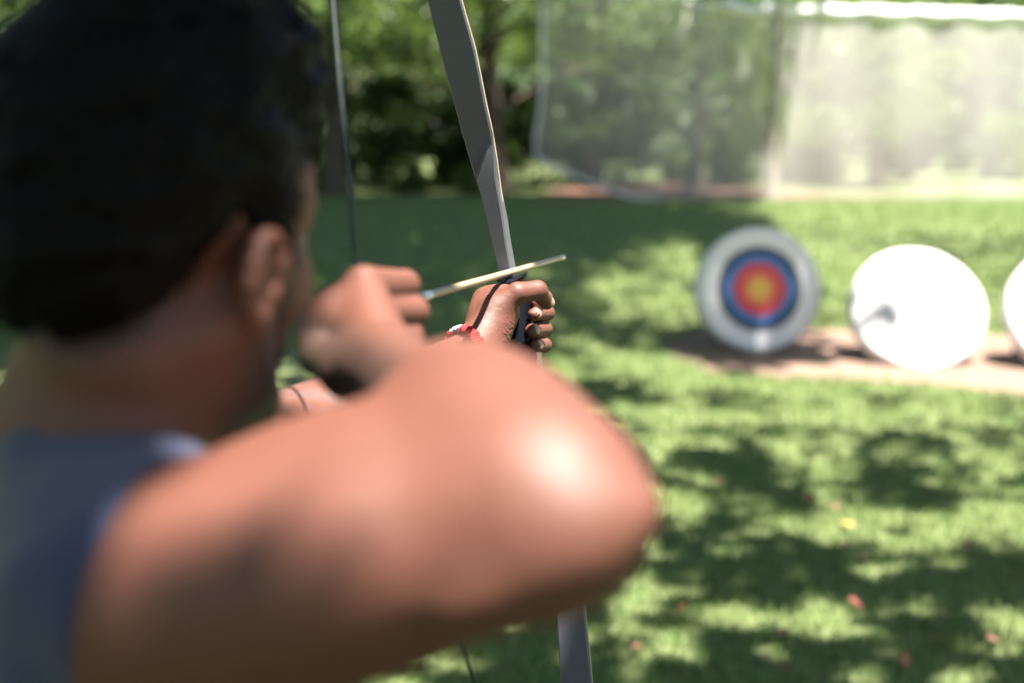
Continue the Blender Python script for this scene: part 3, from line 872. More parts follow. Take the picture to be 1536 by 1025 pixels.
def build_targets():
    fm, nt, b, o = mat_new("white_foam"); co = objco(nt)
    nt.links.new(mixc(nt, noise(nt, 14, 5, .6, vec=co), (.50, .48, .50), (.60, .58, .60)), b.inputs["Base Color"]); b.inputs["Roughness"].default_value = .8
    bump(nt, b, noise(nt, 70, 4, vec=co), .3, .004)
    wd = simple("stand_timber", (.24, .16, .10), .8, scale=30)
    em, nt, b, o = mat_new("foam_layers"); co = objco(nt)
    sx = node(nt, "ShaderNodeSeparateXYZ"); nt.links.new(co, sx.inputs[0])
    st = math_(nt, 'GREATER_THAN', math_(nt, 'FRACT', math_(nt, 'MULTIPLY', sx.outputs[1], 26)), .12)
    nt.links.new(mixc(nt, st, (.30, .29, .31), (.70, .68, .69)), b.inputs["Base Color"]); b.inputs["Roughness"].default_value = .85

    def butt(px, py, rpx, tilt, yaw, label, face):
        B = G(px, py); d = (B - CAM) @ FW; R = rpx / FPX * d * 1.0; T = .15
        root = empty("archery_target", B, label, "target", "round archery targets on the bare soil")
        rot = Matrix.Rotation(yaw, 4, 'Z') @ Matrix.Rotation(-tilt, 4, 'X')
        # local frame: face looks along -Y, disc centre lifted so that its lower rim rests on the soil
        lift = R * math.cos(tilt) + .002
        prof = [(0, 0), (R * .5, 0), (R * .86, -.001), (R - .016, .001), (R - .004, .006), (R, .016), (R, T * .5), (R, T - .016), (R - .006, T - .004), (R - .018, T), (R * .5, T), (0, T)]
        n = 96; V, F, MI = [], [], []
        for r, y in prof:
            for k in range(n):
                a = 2 * math.pi * k / n; w = 1 + .004 * math.sin(3 * a + px) + .003 * math.sin(7 * a)
                V.append((r * w * math.cos(a), y + (.004 * math.sin(2 * a + px) if r > .1 else 0), r * w * math.sin(a)))
        for i in range(len(prof) - 1):
            for k in range(n):
                F.append((i * n + k, i * n + (k + 1) % n, (i + 1) * n + (k + 1) % n, (i + 1) * n + k)); MI.append(1 if 4 <= i <= 7 else 0)
        V = np.array(V); Mr = np.array(rot.to_3x3())
        def place(o):
            o.parent = root; o.matrix_parent_inverse.identity()
            o.location = (0, T * math.sin(tilt) * 0, lift); o.rotation_euler = rot.to_euler()
        o = mesh_np("foam_butt", V, np.array(F), [fm, em], matidx=MI); place(o)
        bm = bmesh.new(); bm.from_mesh(o.data); bmesh.ops.remove_doubles(bm, verts=bm.verts, dist=1e-5); bmesh.ops.recalc_face_normals(bm, faces=bm.faces); bm.to_mesh(o.data); bm.free()
        if face:
            m, nt, b, _ = mat_new("printed_rings_rim_shade"); co = objco(nt)
            vl = node(nt, "ShaderNodeVectorMath", operation='LENGTH'); mp = node(nt, "ShaderNodeMapping"); mp.inputs["Scale"].default_value = (1 / R, 0, 1 / R)
            nt.links.new(co, mp.inputs[0]); nt.links.new(mp.outputs[0], vl.inputs[0])
            r = node(nt, "ShaderNodeValToRGB"); r.color_ramp.interpolation = 'CONSTANT'; e = r.color_ramp.elements
            st = [(0, (.92, .52, .07)), (.15, (.88, .24, .045)), (.25, (.74, .040, .065)), (.42, (.020, .135, .40)), (.575, (.010, .014, .05)), (.685, (.82, .79, .82)), (.955, (.50, .48, .52)), (.965, (.82, .79, .82))]  # thin grey stop near the rim paints its edge shading
            while len(e) < len(st): e.new(.5)
            for k, (p_, c_) in enumerate(st): e[k].position = p_; e[k].color = (*c_, 1)
            nt.links.new(vl.outputs["Value"], r.inputs[0])
            nt.links.new(mixc(nt, math_(nt, 'MULTIPLY', noise(nt, 30, 4, vec=co), .18), r.outputs[0], (.5, .48, .46)), b.inputs["Base Color"]); b.inputs["Roughness"].default_value = .7
            Rf = R * .962
            V2 = [(0, -.007, 0), (0, -.004, 0)]
            for y in (-.007, -.004):
                for k in range(n): V2.append((Rf * math.cos(2 * math.pi * k / n), y, Rf * math.sin(2 * math.pi * k / n)))
            F3 = [(0, 2 + k, 2 + (k + 1) % n) for k in range(n)]; F4 = [(2 + (k + 1) % n, 2 + k, 2 + n + k, 2 + n + (k + 1) % n) for k in range(n)]
            o = mesh_np("target_face", V2, [np.array(F3), np.array(F4)], m, smooth=False); place(o)
        # rear props
        inv = np.array((Matrix.Translation((0, 0, lift)) @ rot))
        W = lambda x, y, z: (inv @ [x, y, z, 1])[:3] + B
        for s in (-1, 1):
            top = W(s * R * .38, T + .03, R * .45); ft = W(s * R * .5, T, -R * .2); ft = ft + np.array([0, .32, 0]); ft[2] = 0
            mb = MB(); ax = unit(top - ft); u = unit(np.cross(ax, [0, 1, 0])); v = np.cross(ax, u)
            mb.box((top + ft) / 2, (ax, u, v), (np.linalg.norm(top - ft) / 2, .018, .018)); mb.build("stand_leg", wd, root, smooth=False, bevel=.003)
        mb = MB(); a, c = W(-R * .5, T + .025, R * .42), W(R * .5, T + .025, R * .42); ax = unit(c - a); v = unit(W(0, 1, 0) - W(0, 0, 0)); u = np.cross(ax, v)
        mb.box((a + c) / 2, (ax, u, v), (np.linalg.norm(c - a) / 2, .03, .012)); mb.build("cross_bar", wd, root, smooth=False, bevel=.003)
        return root
    butt(1135, 524, 93, R_(13), R_(3), "round white target with blue, red and yellow rings printed on its face", True)
    butt(1372, 541, 98, R_(34), R_(-4), "plain white round target butt leaning back, just right of the ringed target", False)
    butt(1612, 552, 103, R_(30), R_(-8), "plain white round target butt cut off by the right edge of the photo", False)

def build_net():
    m = bpy.data.materials.new("white_netting"); m.use_nodes = True; nt = m.node_tree; nt.nodes.clear(); out = node(nt, "ShaderNodeOutputMaterial")
    co = objco(nt)
    tr = node(nt, "ShaderNodeBsdfTransparent"); df = node(nt, "ShaderNodeBsdfDiffuse"); tl = node(nt, "ShaderNodeBsdfTranslucent")
    df.inputs[0].default_value = (.76, .71, .70, 1); tl.inputs[0].default_value = (.76, .71, .70, 1)
    mx = node(nt, "ShaderNodeMixShader"); mx.inputs[0].default_value = .35; nt.links.new(df.outputs[0], mx.inputs[1]); nt.links.new(tl.outputs[0], mx.inputs[2])
    mp = node(nt, "ShaderNodeMapping"); nt.links.new(co, mp.inputs[0]); mp.inputs["Scale"].default_value = (1.6, 1, .12)
    cov = math_(nt, 'ADD', math_(nt, 'MULTIPLY', noise(nt, 1.3, 4, .6, vec=mp.outputs[0]), NET_VAR), math_(nt, 'ADD', NET_COV - NET_VAR / 2, math_(nt, 'MULTIPLY', ramp(nt, math_(nt, 'DIVIDE', node_x(nt, co), 12.0), [(.10, (0, 0, 0)), (.26, (1, 1, 1))]), .07)))   # threads per area, denser in the folds; extra to the right paints sunlit brightness
    m2 = node(nt, "ShaderNodeMixShader"); nt.links.new(cov, m2.inputs[0]); nt.links.new(tr.outputs[0], m2.inputs[1]); nt.links.new(mx.outputs[0], m2.inputs[2]); nt.links.new(m2.outputs[0], out.inputs[0])
    root = empty("backstop_net", P(1140, 298, 23.2) * [1, 1, 0], "wide white backstop net hanging behind the targets, bunched white along its top edge", "net")
    nu, nv = 130, 34; V = []
    def pt(u, v):
        px = 824 + (1900 - 824) * u
        bot = 299 + 8 * u; top = 6 + 26 * u + (4 * abs(math.sin(px / 23)) if v > .97 else 0) - max(0, (1130 - px)) * .10
        # lower left corner swings free
        k = max(0, 1 - u / .14)
        py = bot + (top - bot) * v - 62 * k ** 1.4 * (1 - v) ** 2
        px2 = px - 32 * k * (1 - v) ** 1.1 * (1 if v > .18 else .6 + 2.2 * v) + 7 * k * math.sin(v * 5)
        d = 22.9 + .035 * math.sin(px / 17 + 1.5 * v) + .05 * math.sin(px / 61) + .25 * (1 - v) ** 3 + .5 * k * (1 - v)
        return P(px2, py, d)
    for i in range(nu + 1):
        for j in range(nv + 1): V.append(pt((i / nu) ** 1.25, j / nv))
    V = np.array(V); V[:, 2] = np.maximum(V[:, 2], .02)
    k = nv + 1; i, j = np.meshgrid(np.arange(nu), np.arange(nv), indexing='ij'); a = (i * k + j).ravel()
    mesh_np("netting", V, np.stack([a, a + k, a + k + 1, a + 1], 1), m, root)
    hm = simple("white_hem", (.78, .78, .80), .8, var=.08, scale=12)
    top = V.reshape(nu + 1, k, 3)[:, -1]; left = V.reshape(nu + 1, k, 3)[0]; bot = V.reshape(nu + 1, k, 3)[:, 0]
    mb = MB(); t = top + np.array([0, 0, .02]); x = np.linspace(0, 1, len(t))
    mb.tube(t, np.where(t[:, 0] > 4.3, .105 + .022 * np.sin(t[:, 0] * 6) + .012 * np.sin(t[:, 0] * 17), .04 + .01 * np.sin(t[:, 0] * 9)), 10); mb.build("top_roll", hm, root, auto=80)
    mb = MB(); mb.tube(np.concatenate([left[::-1], bot[1:30]]), .036, 8); mb.build("edge_rope", hm, root, auto=80)
    # poles that hold the net
    pm = simple("pale_pole_wood", (.46, .40, .34), .8, var=.2, scale=6)
    for px, r, lab in ((1157, .10, "pale pole behind the middle of the backstop net"), (1760, .09, "pale pole at the far right of the backstop net")):
        b_ = P(px, 299, 23.25); b_[2] = 0; b_[1] = 23.35
        mb = MB(); mb.tube([b_ + [0, 0, z] for z in (0, .4, 2, 3.6, 3.95)], [r * 1.08, r, r * .93, r * .86, r * .84], 14)
        o = mb.build("net_pole", pm, None, origin=b_); tag(o, lab, "pole", "poles behind the backstop net")
NET_COV, NET_VAR = .34, .10
def node_x(nt, co):
    s = node(nt, "ShaderNodeSeparateXYZ"); nt.links.new(co, s.inputs[0]); return math_(nt, 'ADD', s.outputs[0], 5.0)

LEAVES = [(1020, 915, 'o'), (1000, 922, 'd'), (1172, 950, 's'), (955, 970, 's'), (1147, 986, 's'), (1283, 905, 'r'), (1272, 787, 'y'), (1213, 690, 's'), (1212, 748, 'r'),
          (1268, 816, 's'), (1330, 832, 'd'), (1296, 836, 'd'), (1396, 737, 'd'), (1418, 757, 's'), (1451, 818, 's'), (1516, 868, 'o'), (1418, 922, 's'), (1357, 990, 'o'),
          (1410, 960, 'y'), (1102, 940, 'd'), (1004, 800, 'd'), (1178, 1004, 'd'), (1252, 760, 'd'), (1490, 960, 's'), (890, 900, 's'), (1075, 722, 's')]
def build_fallen_leaves():
    pal = dict(o=((.34, .13, .05), "orange"), s=((.30, .14, .10), "salmon brown"), r=((.34, .10, .08), "red"), y=((.34, .24, .06), "yellow"), d=((.20, .065, .045), "dark red"))
    mats = {k: simple("fallen_leaf_" + v[1].replace(' ', '_'), v[0], .6, var=.3, scale=60) for k, v in pal.items()}
    where = {0: "on the grass just right of the lower bow limb", 1: "touching the orange leaf right of the lower bow limb", 2: "on a sunlit tuft right of the lower bow limb", 3: "nearest the lower bow limb on the grass",
             4: "at the bottom edge between limb and middle lawn", 5: "alone on the dark shaded lawn at lower centre right", 6: "on the lawn under the ringed target, the yellow one", 7: "on the sunlit stripe of lawn below the ringed target",
             8: "on the shaded lawn just below the sunlit stripe", 9: "in the half shade below the yellow leaf", 10: "in deep shade below the plain white target", 11: "left of the other dark one in deep shade",
             12: "on the lawn below the plain white target", 13: "on the lawn below and right of the plain target", 14: "beside the brightest sun patch at the right", 15: "at the right edge of the photo",
             16: "curled pale on the shaded lawn at lower right", 17: "at the bottom edge of the lawn at lower right", 18: "near the bottom right, above the orange one", 19: "on the lawn between limb and lower centre",
             20: "beside the elbow on dark grass", 21: "at the very bottom of the lawn in shade", 22: "on shaded grass left of the paired leaves", 23: "near the lower right corner", 24: "right against the lower bow limb", 25: "on the lawn just right of the raised elbow"}
    for i, (px, py, k) in enumerate(LEAVES):
        c = G(px, py, .035); r = np.random.default_rng(100 + i); s = r.uniform(.023, .032); a = r.uniform(0, 6.28)
        if k == 'd': s *= .85
        n, w_ = 9, 5; V = []
        for u in np.linspace(0, 1, n):
            hw = .55 * math.sin(math.pi * u ** .8) ** .8 * (1 + .12 * math.sin(u * 22)) + .015
            for v in np.linspace(-1, 1, w_):
                V.append((s * 2 * (u - .5), s * hw * v, s * (.35 * abs(v) ** 1.5 * hw + .28 * (u - .5) ** 2 * 2 + .05 * math.sin(7 * u + i))))
        V = np.array(V); V2 = V - [0, 0, .0006]
        F = [(p * w_ + q, p * w_ + q + 1, (p + 1) * w_ + q + 1, (p + 1) * w_ + q) for p in range(n - 1) for q in range(w_ - 1)]
        F2 = [tuple(x + n * w_ for x in f[::-1]) for f in F]
        V = np.concatenate([V, V2])
        t1, t2 = r.normal(0, .3), r.normal(.25, .3)
        M = np.array((Matrix.Rotation(a, 3, 'Z') @ Matrix.Rotation(t1, 3, 'Y') @ Matrix.Rotation(t2, 3, 'X')))
        o = mesh_np("fallen_leaf", V @ M.T + c, np.array(F + F2), mats[k], origin=c)
        tag(o, ("small %s fallen leaf " % pal[k][1]) + where[i], "leaf", "fallen leaves scattered on the lawn")

def grass_mat():
    m = bpy.data.materials.new("grass_blade"); m.use_nodes = True; nt = m.node_tree; nt.nodes.clear(); out = node(nt, "ShaderNodeOutputMaterial")
    co = objco(nt); a = node(nt, "ShaderNodeAttribute", attribute_name="tone").outputs["Fac"]
    c = mixc(nt, a, (.070, .185, .032), (.340, .385, .165)); c = mixc(nt, math_(nt, 'MULTIPLY', noise(nt, 1.1, 4, vec=co), .5), c, (.240, .310, .125))
    p = node(nt, "ShaderNodeBsdfPrincipled"); nt.links.new(c, p.inputs["Base Color"]); p.inputs["Roughness"].default_value = .42; p.inputs["Specular IOR Level"].default_value = .45
    t = node(nt, "ShaderNodeBsdfTranslucent"); nt.links.new(mixc(nt, .5, c, (.16, .26, .04)), t.inputs[0])
    x = node(nt, "ShaderNodeMixShader"); x.inputs[0].default_value = .3; nt.links.new(p.outputs[0], x.inputs[1]); nt.links.new(t.outputs[0], x.inputs[2]); nt.links.new(x.outputs[0], out.inputs[0])
    return m

def build_grass():
    r = np.random.default_rng(11); pts = []
    for y0, y1, dens, sc in ((2.6, 5.2, 3800, 1.0), (5.2, 8, 2000, 1.25), (8, 13, 700, 1.9), (13, 23, 200, 3.2)):
        area = .5 * (y1 * y1 - y0 * y0) * 1.1
        n = int(dens * area * 1.0); y = np.sqrt(r.uniform(y0 * y0, y1 * y1, n)); x = r.uniform(-.56, .54, n) * y
        if y1 < 8.1: keep = (x > -.16 * y - .1); x, y = x[keep], y[keep]
        pts.append(np.c_[x, y, np.full(len(x), sc)])
    p = np.concatenate(pts)
    # thin where the soil is bare
    px, py = project(np.c_[p[:, :2], np.zeros(len(p))])
    top = np.interp(px, [985, 1060, 1330, 1536], [512, 500, 498, 504]); bt = np.interp(px, [985, 1080, 1290, 1536], [530, 562, 572, 594])
    soil = (px > 990) & (py > top) & (py < bt)
    soil2 = ((px - 1043) / 55) ** 2 + ((py - 717) / 12) ** 2 < 1
    p = p[~(soil & (r.random(len(p)) > .05)) & ~(soil2 & (r.random(len(p)) > 2))]
    n = len(p); g3 = np.c_[p[:, :2], np.zeros(n)]
    clump = vnoise(g3, 2.2, 21) * .5 + vnoise(g3, 7, 22) * .5
    h = (.040 + .020 * clump + r.uniform(-.012, .022, n)) * p[:, 2] ** .55; w = r.uniform(.0016, .0034, n) * p[:, 2]
    a = r.uniform(0, 6.28, n); lean = np.abs(r.normal(.35, .35, n)); ld = r.uniform(0, 6.28, n)
    s = np.c_[np.cos(a), np.sin(a), np.zeros(n)]; L = np.c_[np.cos(ld), np.sin(ld), np.zeros(n)]
    b0 = g3; m0 = b0 + np.c_[np.zeros((n, 2)), h * .6] + L * (h * lean * .35)[:, None]; t0 = b0 + np.c_[np.zeros((n, 2)), h * np.clip(1 - lean * .35, .45, 1)] + L * (h * lean)[:, None]
    W = w[:, None]
    V = np.stack([b0 - s * W, b0 + s * W, m0 + s * W * .8, m0 - s * W * .8, t0], 1).reshape(-1, 3)
    i = np.arange(n) * 5
    Q = np.stack([i, i + 1, i + 2, i + 3], 1); T = np.stack([i + 3, i + 2, i + 4], 1)
    tone = np.repeat(np.clip(.45 + .3 * clump + r.normal(0, .22, n), 0, 1), 5)
    o = mesh_np("grass", V, [Q, T], grass_mat(), smooth=False, colors=dict(tone=tone))
    tag(o, "short green lawn grass covering the whole range", "grass", kind="stuff"); print("blades", n)
# ------------------------------------------------------------------ trees
def leaf_mat(name, c0, c1, gloss=.4, tr=.35):
    m = bpy.data.materials.new(name); m.use_nodes = True; nt = m.node_tree; nt.nodes.clear(); out = node(nt, "ShaderNodeOutputMaterial")
    a = node(nt, "ShaderNodeAttribute", attribute_name="tone").outputs["Fac"]
    c = mixc(nt, a, c0, c1)
    p = node(nt, "ShaderNodeBsdfPrincipled"); nt.links.new(c, p.inputs["Base Color"]); p.inputs["Roughness"].default_value = gloss; p.inputs["Specular IOR Level"].default_value = .5
    t = node(nt, "ShaderNodeBsdfTranslucent"); nt.links.new(mixc(nt, .5, c, (.14, .22, .03)), t.inputs[0])
    x = node(nt, "ShaderNodeMixShader"); x.inputs[0].default_value = tr; nt.links.new(p.outputs[0], x.inputs[1]); nt.links.new(t.outputs[0], x.inputs[2]); nt.links.new(x.outputs[0], out.inputs[0])
    return m

def leaves(C, size, r, up=.5):
    """leaf blades (folded diamonds) at centres C"""
    n = len(C); N = r.normal(size=(n, 3)); N[:, 2] = np.abs(N[:, 2]) + up; N /= np.linalg.norm(N, axis=1)[:, None]
    A = r.normal(size=(n, 3)); A -= N * (A * N).sum(1)[:, None]; A /= np.linalg.norm(A, axis=1)[:, None]; B = np.cross(N, A)
    L = (size * r.uniform(.7, 1.3, n))[:, None]; W = L * r.uniform(.30, .42, n)[:, None]
    V = np.stack([C - A * L * .5, C + B * W - A * L * .05 + N * L * .08, C + A * L * .5 - N * L * .08, C - B * W - A * L * .05 + N * L * .08], 1).reshape(-1, 3)
    i = np.arange(n) * 4
    return V, np.concatenate([np.stack([i, i + 1, i + 2], 1), np.stack([i, i + 2, i + 3], 1)])

def clumps(ctrs, rads, per, r, flat=.7):
    P_ = []
    for c, R in zip(ctrs, rads):
        d = r.normal(size=(per, 3)); d /= np.linalg.norm(d, axis=1)[:, None]
        P_.append(c + d * (R * r.random(per) ** .45)[:, None] * [1, 1, flat])
    return np.concatenate(P_)

def bark(name="bark", col=(.10, .075, .055)):
    m, nt, b, o = mat_new(name); co = objco(nt); mp = node(nt, "ShaderNodeMapping"); nt.links.new(co, mp.inputs[0]); mp.inputs["Scale"].default_value = (1, 1, .18)
    f = noise(nt, 14, 5, .65, vec=mp.outputs[0])
    nt.links.new(mixc(nt, f, tuple(v * .55 for v in col), tuple(v * 1.5 for v in col)), b.inputs["Base Color"]); b.inputs["Roughness"].default_value = .9; bump(nt, b, f, .9, .05)
    return m

def limb_tube(mb, a, b_, r0, r1, r, sag=.12, k=8):
    a = np.asarray(a, float); b_ = np.asarray(b_, float); L = np.linalg.norm(b_ - a); n = 7
    off = r.normal(size=3) * L * .05
    u = np.linspace(0, 1, n); pts = a + (b_ - a) * u[:, None] + np.sin(u * math.pi)[:, None] * (off + [0, 0, L * sag])
    mb.tube(pts, r0 + (r1 - r0) * u, k)
    return pts

def make_tree(h, rt, ctrs, rads, per, lsize, bmat, lmat, seed, lean=0):
    """returns trunk mesh and crown mesh, both about the tree's foot"""
    r = np.random.default_rng(seed); mb = MB()
    n = 10; z = np.linspace(0, h, n); wob = np.cumsum(r.normal(0, .05, (n, 2)), 0); wob -= wob[0]
    tp = np.c_[wob[:, 0] + lean * z, wob[:, 1], z]
    mb.tube(tp, rt * (1 - .72 * z / h) + rt * .5 * np.exp(-z / .35), 14)
    for c, R in zip(ctrs, rads):
        zi = np.clip(c[2] - np.linalg.norm(c[:2]) * .45, .25 * h, .95 * h); base = np.array([np.interp(zi, z, tp[:, 0]), np.interp(zi, z, tp[:, 1]), zi])
        limb_tube(mb, base, c, rt * .30 * (1 - .5 * zi / h), .015, r, .06, 7)
    to = mb.build("trunk", bmat, None, auto=60)
    C = clumps(ctrs, rads, per, r, .5)
    V, F = leaves(C, lsize, r)
    tone = np.repeat(np.clip(.45 + .25 * vnoise(C, .8, seed) + r.normal(0, .2, len(C)), 0, 1), 4)
    co = mesh_np("crown", V, F, lmat, smooth=False, colors=dict(tone=tone))
    return to, co

def plant_tree(meshes, loc, rz, sc, name, label, cat, group, first):
    root = empty(name, loc, label, cat, group); root.rotation_euler = (0, 0, rz); root.scale = (sc, sc, sc)
    for o in meshes:
        c = o if first else link(o.copy())
        c.parent = root
    return root

def build_forest():
    bm_ = bark(); l1 = leaf_mat("bright_leaf", (.085, .140, .034), (.210, .280, .090), .34, .58); l2 = leaf_mat("deep_leaf", (.022, .050, .012), (.055, .100, .025), .45, .3)
    r = np.random.default_rng(5)
    def crown_spec(zlo, zhi, rad, n, seed):
        q = np.random.default_rng(seed); C, R = [], []
        for i in range(n):
            z = zlo + (zhi - zlo) * (i + q.random()) / n; a = q.uniform(0, 6.28); d = rad * math.sqrt(q.uniform(.15, 1)) * (1 - .70 * (z - zlo) / (zhi - zlo))
            C.append(np.array([d * math.cos(a), d * math.sin(a), z])); R.append(q.uniform(.55, 1.05) * (1.0 + .25 * (z < zlo + 2)))
        return C, R
    V1 = make_tree(5.6, .24, *crown_spec(2.7, 5.4, 3.4, 26, 1), 135, .17, bm_, l1, 31)
    V2 = make_tree(6.6, .26, *crown_spec(2.9, 6.2, 3.6, 26, 2), 135, .18, bm_, l1, 32)
    V3 = make_tree(5.2, .17, *crown_spec(1.2, 5.0, 2.8, 28, 3), 130, .16, bm_, l1, 33)
    used = set()
    spots = [  # x, y, variant, scale, label
        (-.42, 26.0, 1, 1.0, "dim tree trunk standing in shade between the bow limb and the net"),
        (-3.9, 25.2, 0, 1.0, "leafy tree over the dark undergrowth beside the bow string"),
        (-7.6, 26.5, 1, 1.0, "tree behind the head at the left of the lawn"),
        (-11.5, 25, 2, 1.1, "tree at the far left, behind the dark hair"),
        (2.0, 28.5, 0, 1.0, "bright leafed tree just behind the left edge of the net"),
        (4.3, 26.6, 2, .95, "low branched tree with sunlit leaves behind the left half of the net"),
        (7.0, 31, 1, 1.0, "tree behind the pole in the middle of the net"),
        (9.0, 28.2, 2, .85, "drooping tree behind the centre right of the net"),
        (13.5, 38, 1, 1.0, "tree far behind the bright right half of the net"),
        (17, 36, 0, 1.1, "tree at the far right beyond the net"),
        (-1.8, 31, 2, 1.2, "tree deep in the wood behind the bow"),
        (-6, 32, 1, 1.1, "tree deep in the wood behind the bow string"),
        (20.5, 31, 1, 1.0, "tree past the right end of the net"),
        (11.5, 44, 0, 1.2, "small looking distant tree above the net roll"),
        (-6.5, -2.0, 1, 1.5, "added unseen tree behind the archer at the left"), (-1.5, -8.5, 0, 1.6, "added unseen tree some way behind the archer"), (5.5, -7.5, 1, 1.5, "added unseen tree behind the range at the right"),  # added out of view to cut sky light from behind
        (-7.8, 3.4, 2, 1.4, "added unseen tree beside the archer at the far left"), (-11.5, 9.5, 1, 1.5, "added unseen tree left of the range midway to the targets"), (11, 1.5, 0, 1.5, "added unseen tree to the right of the range"),  # likewise added at the sides, unseen, to block sky light
    ]
    for x, y, v, sc, lab in spots:
        M = (V1, V2, V3)[v]; plant_tree(M, (x, y, 0), r.uniform(0, 6.28), sc, "broadleaf_tree", lab, "tree", "trees along the edge of the lawn", v not in used); used.add(v)
    # undergrowth in the shade
    def shrub(seed, n, rad, h, per, mat):
        q = np.random.default_rng(seed); C = [np.array([q.normal(0, rad * .5), q.normal(0, rad * .4), q.uniform(.25, h)]) for _ in range(n)]; R = q.uniform(.35, .6, n)
        mb = MB()
        for c in C[:10]: limb_tube(mb, (q.normal(0, .08), q.normal(0, .08), 0), c, .03, .008, q, .05, 6)
        st = mb.build("stem", bm_, None, auto=60); P_ = clumps(C, R, per, q, .8); P_[:, 2] = np.maximum(P_[:, 2], .06)
        V, F = leaves(P_, .13, q); tone = np.repeat(np.clip(.4 + .2 * vnoise(P_, 1.2, seed) + q.normal(0, .2, len(P_)), 0, 1), 4)
        return st, mesh_np("foliage", V, F, mat, smooth=False, colors=dict(tone=tone))
    S1 = shrub(41, 20, 1.3, 2.1, 320, l2); S2 = shrub(42, 16, 1.1, 1.5, 300, l2); S3 = shrub(43, 14, 1.0, 1.1, 280, l1); used = set()
    for x, y, v, sc, lab in [(-5.4, 27.2, 0, 1.2, "dark shrub in the shade just right of the head"), (-3.2, 28.0, 0, 1.25, "dark shrub behind the bow string"), (-1.2, 27.8, 1, 1.3, "dark shrub behind the upper bow limb"),
                             (.7, 28.4, 0, 1.2, "dark shrub in deep shade by the left corner of the net"), (-2.2, 25.6, 2, .55, "low pale green bush at the lawn edge left of the bow"), (-.9, 25.4, 2, .45, "small low bush at the foot of the dim trunk"),
                             (-8, 27.5, 0, 1.2, "dark shrub behind the head"), (-10.5, 28, 1, 1.4, "dark shrub at the far left behind the hair"), (2.8, 30.5, 0, 1.2, "shrub seen through the left part of the net"),
                             (5.6, 29.5, 2, 1.1, "sunlit yellow green bush behind the middle of the net"), (8.0, 30.2, 2, 1.2, "sunlit bush right of the pole behind the net"), (10.8, 31.0, 1, 1.2, "bush seen through the bright right half of the net"),
                             (13.8, 31.5, 2, 1.3, "pale bush behind the right end of the net"), (16.5, 30, 1, 1.2, "bush behind the net beyond the right edge"), (-4.3, 25.7, 2, .5, "little leafy plant at the lawn edge by the string")]:
        plant_tree((S1, S2, S3)[v], (x, y, 0), r.uniform(0, 6.28), sc, "shrub", lab, "shrub", "shrubs under the trees", v not in used); used.add(v)
    # far wood: one mass
    q = np.random.default_rng(77); n = 46000
    x = q.uniform(-60, 60, n); y = 46 + np.abs(q.normal(0, 6, n)); z = q.random(n) ** .8 * (13 + 3 * np.sin(x * .31) + 2 * np.sin(x * .83 + 1))
    C = np.c_[x, y, z]; C += np.c_[vnoise(C, .12, 4), vnoise(C, .12, 5), vnoise(C, .12, 6)] * 1.2
    V, F = leaves(C, .62, q); tone = np.repeat(np.clip(.4 + .3 * vnoise(C, .2, 9) + q.normal(0, .15, n), 0, 1), 4)
    tag(mesh_np("woodland", V, F, l2, smooth=False, colors=dict(tone=tone)), "distant wood closing the view behind the trees", "woodland", kind="stuff")
    hm = simple("added_wooded_slope", (.035, .06, .022), .95, var=.5, scale=.4, bumpk=.5)  # added backdrop slope, keeps bright sky from showing between the leaves
    xs = np.linspace(-150, 150, 40); prof = [(58, -.5), (64, 4), (74, 10), (95, 17), (140, 20)]
    V = np.array([(a, y, z + (1.5 * math.sin(a * .07) + math.sin(a * .19 + y)) * (z > 0)) for a in xs for y, z in prof]); k = len(prof)
    i, j = np.meshgrid(np.arange(39), np.arange(k - 1), indexing='ij'); a = (i * k + j).ravel()
    tag(mesh_np("added_hill", V, np.stack([a, a + k, a + k + 1, a + 1], 1), hm), kind="structure")

# ---- the tall trees overhead that dapple the range
def lit_amount(g):
    """sun wanted at g, which shapes the canopy gaps: 1 open, 0 closed canopy"""
    x, y = g[:, 0], g[:, 1]; g3 = np.c_[g[:, 0] * .75, g[:, 1], np.zeros(len(g))]
    n = .2 * vnoise(g3, .8, 51) + .65 * vnoise(g3, 2.4, 52) + 1.1 * vnoise(g3, 4.8, 53)
    s = smoothstep; rx = x / np.maximum(y, .5)                       # bearing
    far = s(6.8, 8.2, y)
    t = .10 + .16 * s(.05, .32, rx) * s(3.2, 5.0, y)
    t = t + far * (-.62 * s(.16, .02, rx) + .42 * s(.16, .30, rx))
    t = t - .55 * s(12, 15, y) * s(.27, .20, rx)
    t = t + .9 * s(15, 18, y) * s(.195, .24, rx)
    n = n + .8 * vnoise(g3, 8.5, 54) * s(8.5, 6, y); t = t - .06 * s(6.2, 4.2, y)
    v = n + t
    def spot(cx, cy, rx_, ry, k): 
        nonlocal v
        v = v + k * np.clip(1.6 - np.sqrt(((x - cx) / rx_) ** 2 + ((y - cy) / ry) ** 2), 0, 1)
    for px_, py_, ax, ay, k in LIGHT_SPOTS:
        c = G(px_, py_); d = (c - CAM) @ FW; spot(c[0], c[1], ax * d / FPX, ay / (1.65 / d * FPX) * d, k)
    # the archer: sun on forearm, elbow and both hands; head and back in shade
    pers = (y < 2.75)
    vp = np.full(len(g), -1.0)
    for w, rr in LIT_POINTS:
        gg = w[:2] - w[2] / SUN[2] * SUN[:2]
        vp = np.maximum(vp, 1.25 - np.hypot(x - gg[0], y - gg[1]) / rr)
    v = np.where(pers, vp * 2, v)
    for w, rr, k in SHADE_POINTS:
        gg = w[:2] - w[2] / SUN[2] * SUN[:2]; v = v - k * np.clip(1.5 - np.hypot(x - gg[0], y - gg[1]) / rr, 0, 1)
    return v
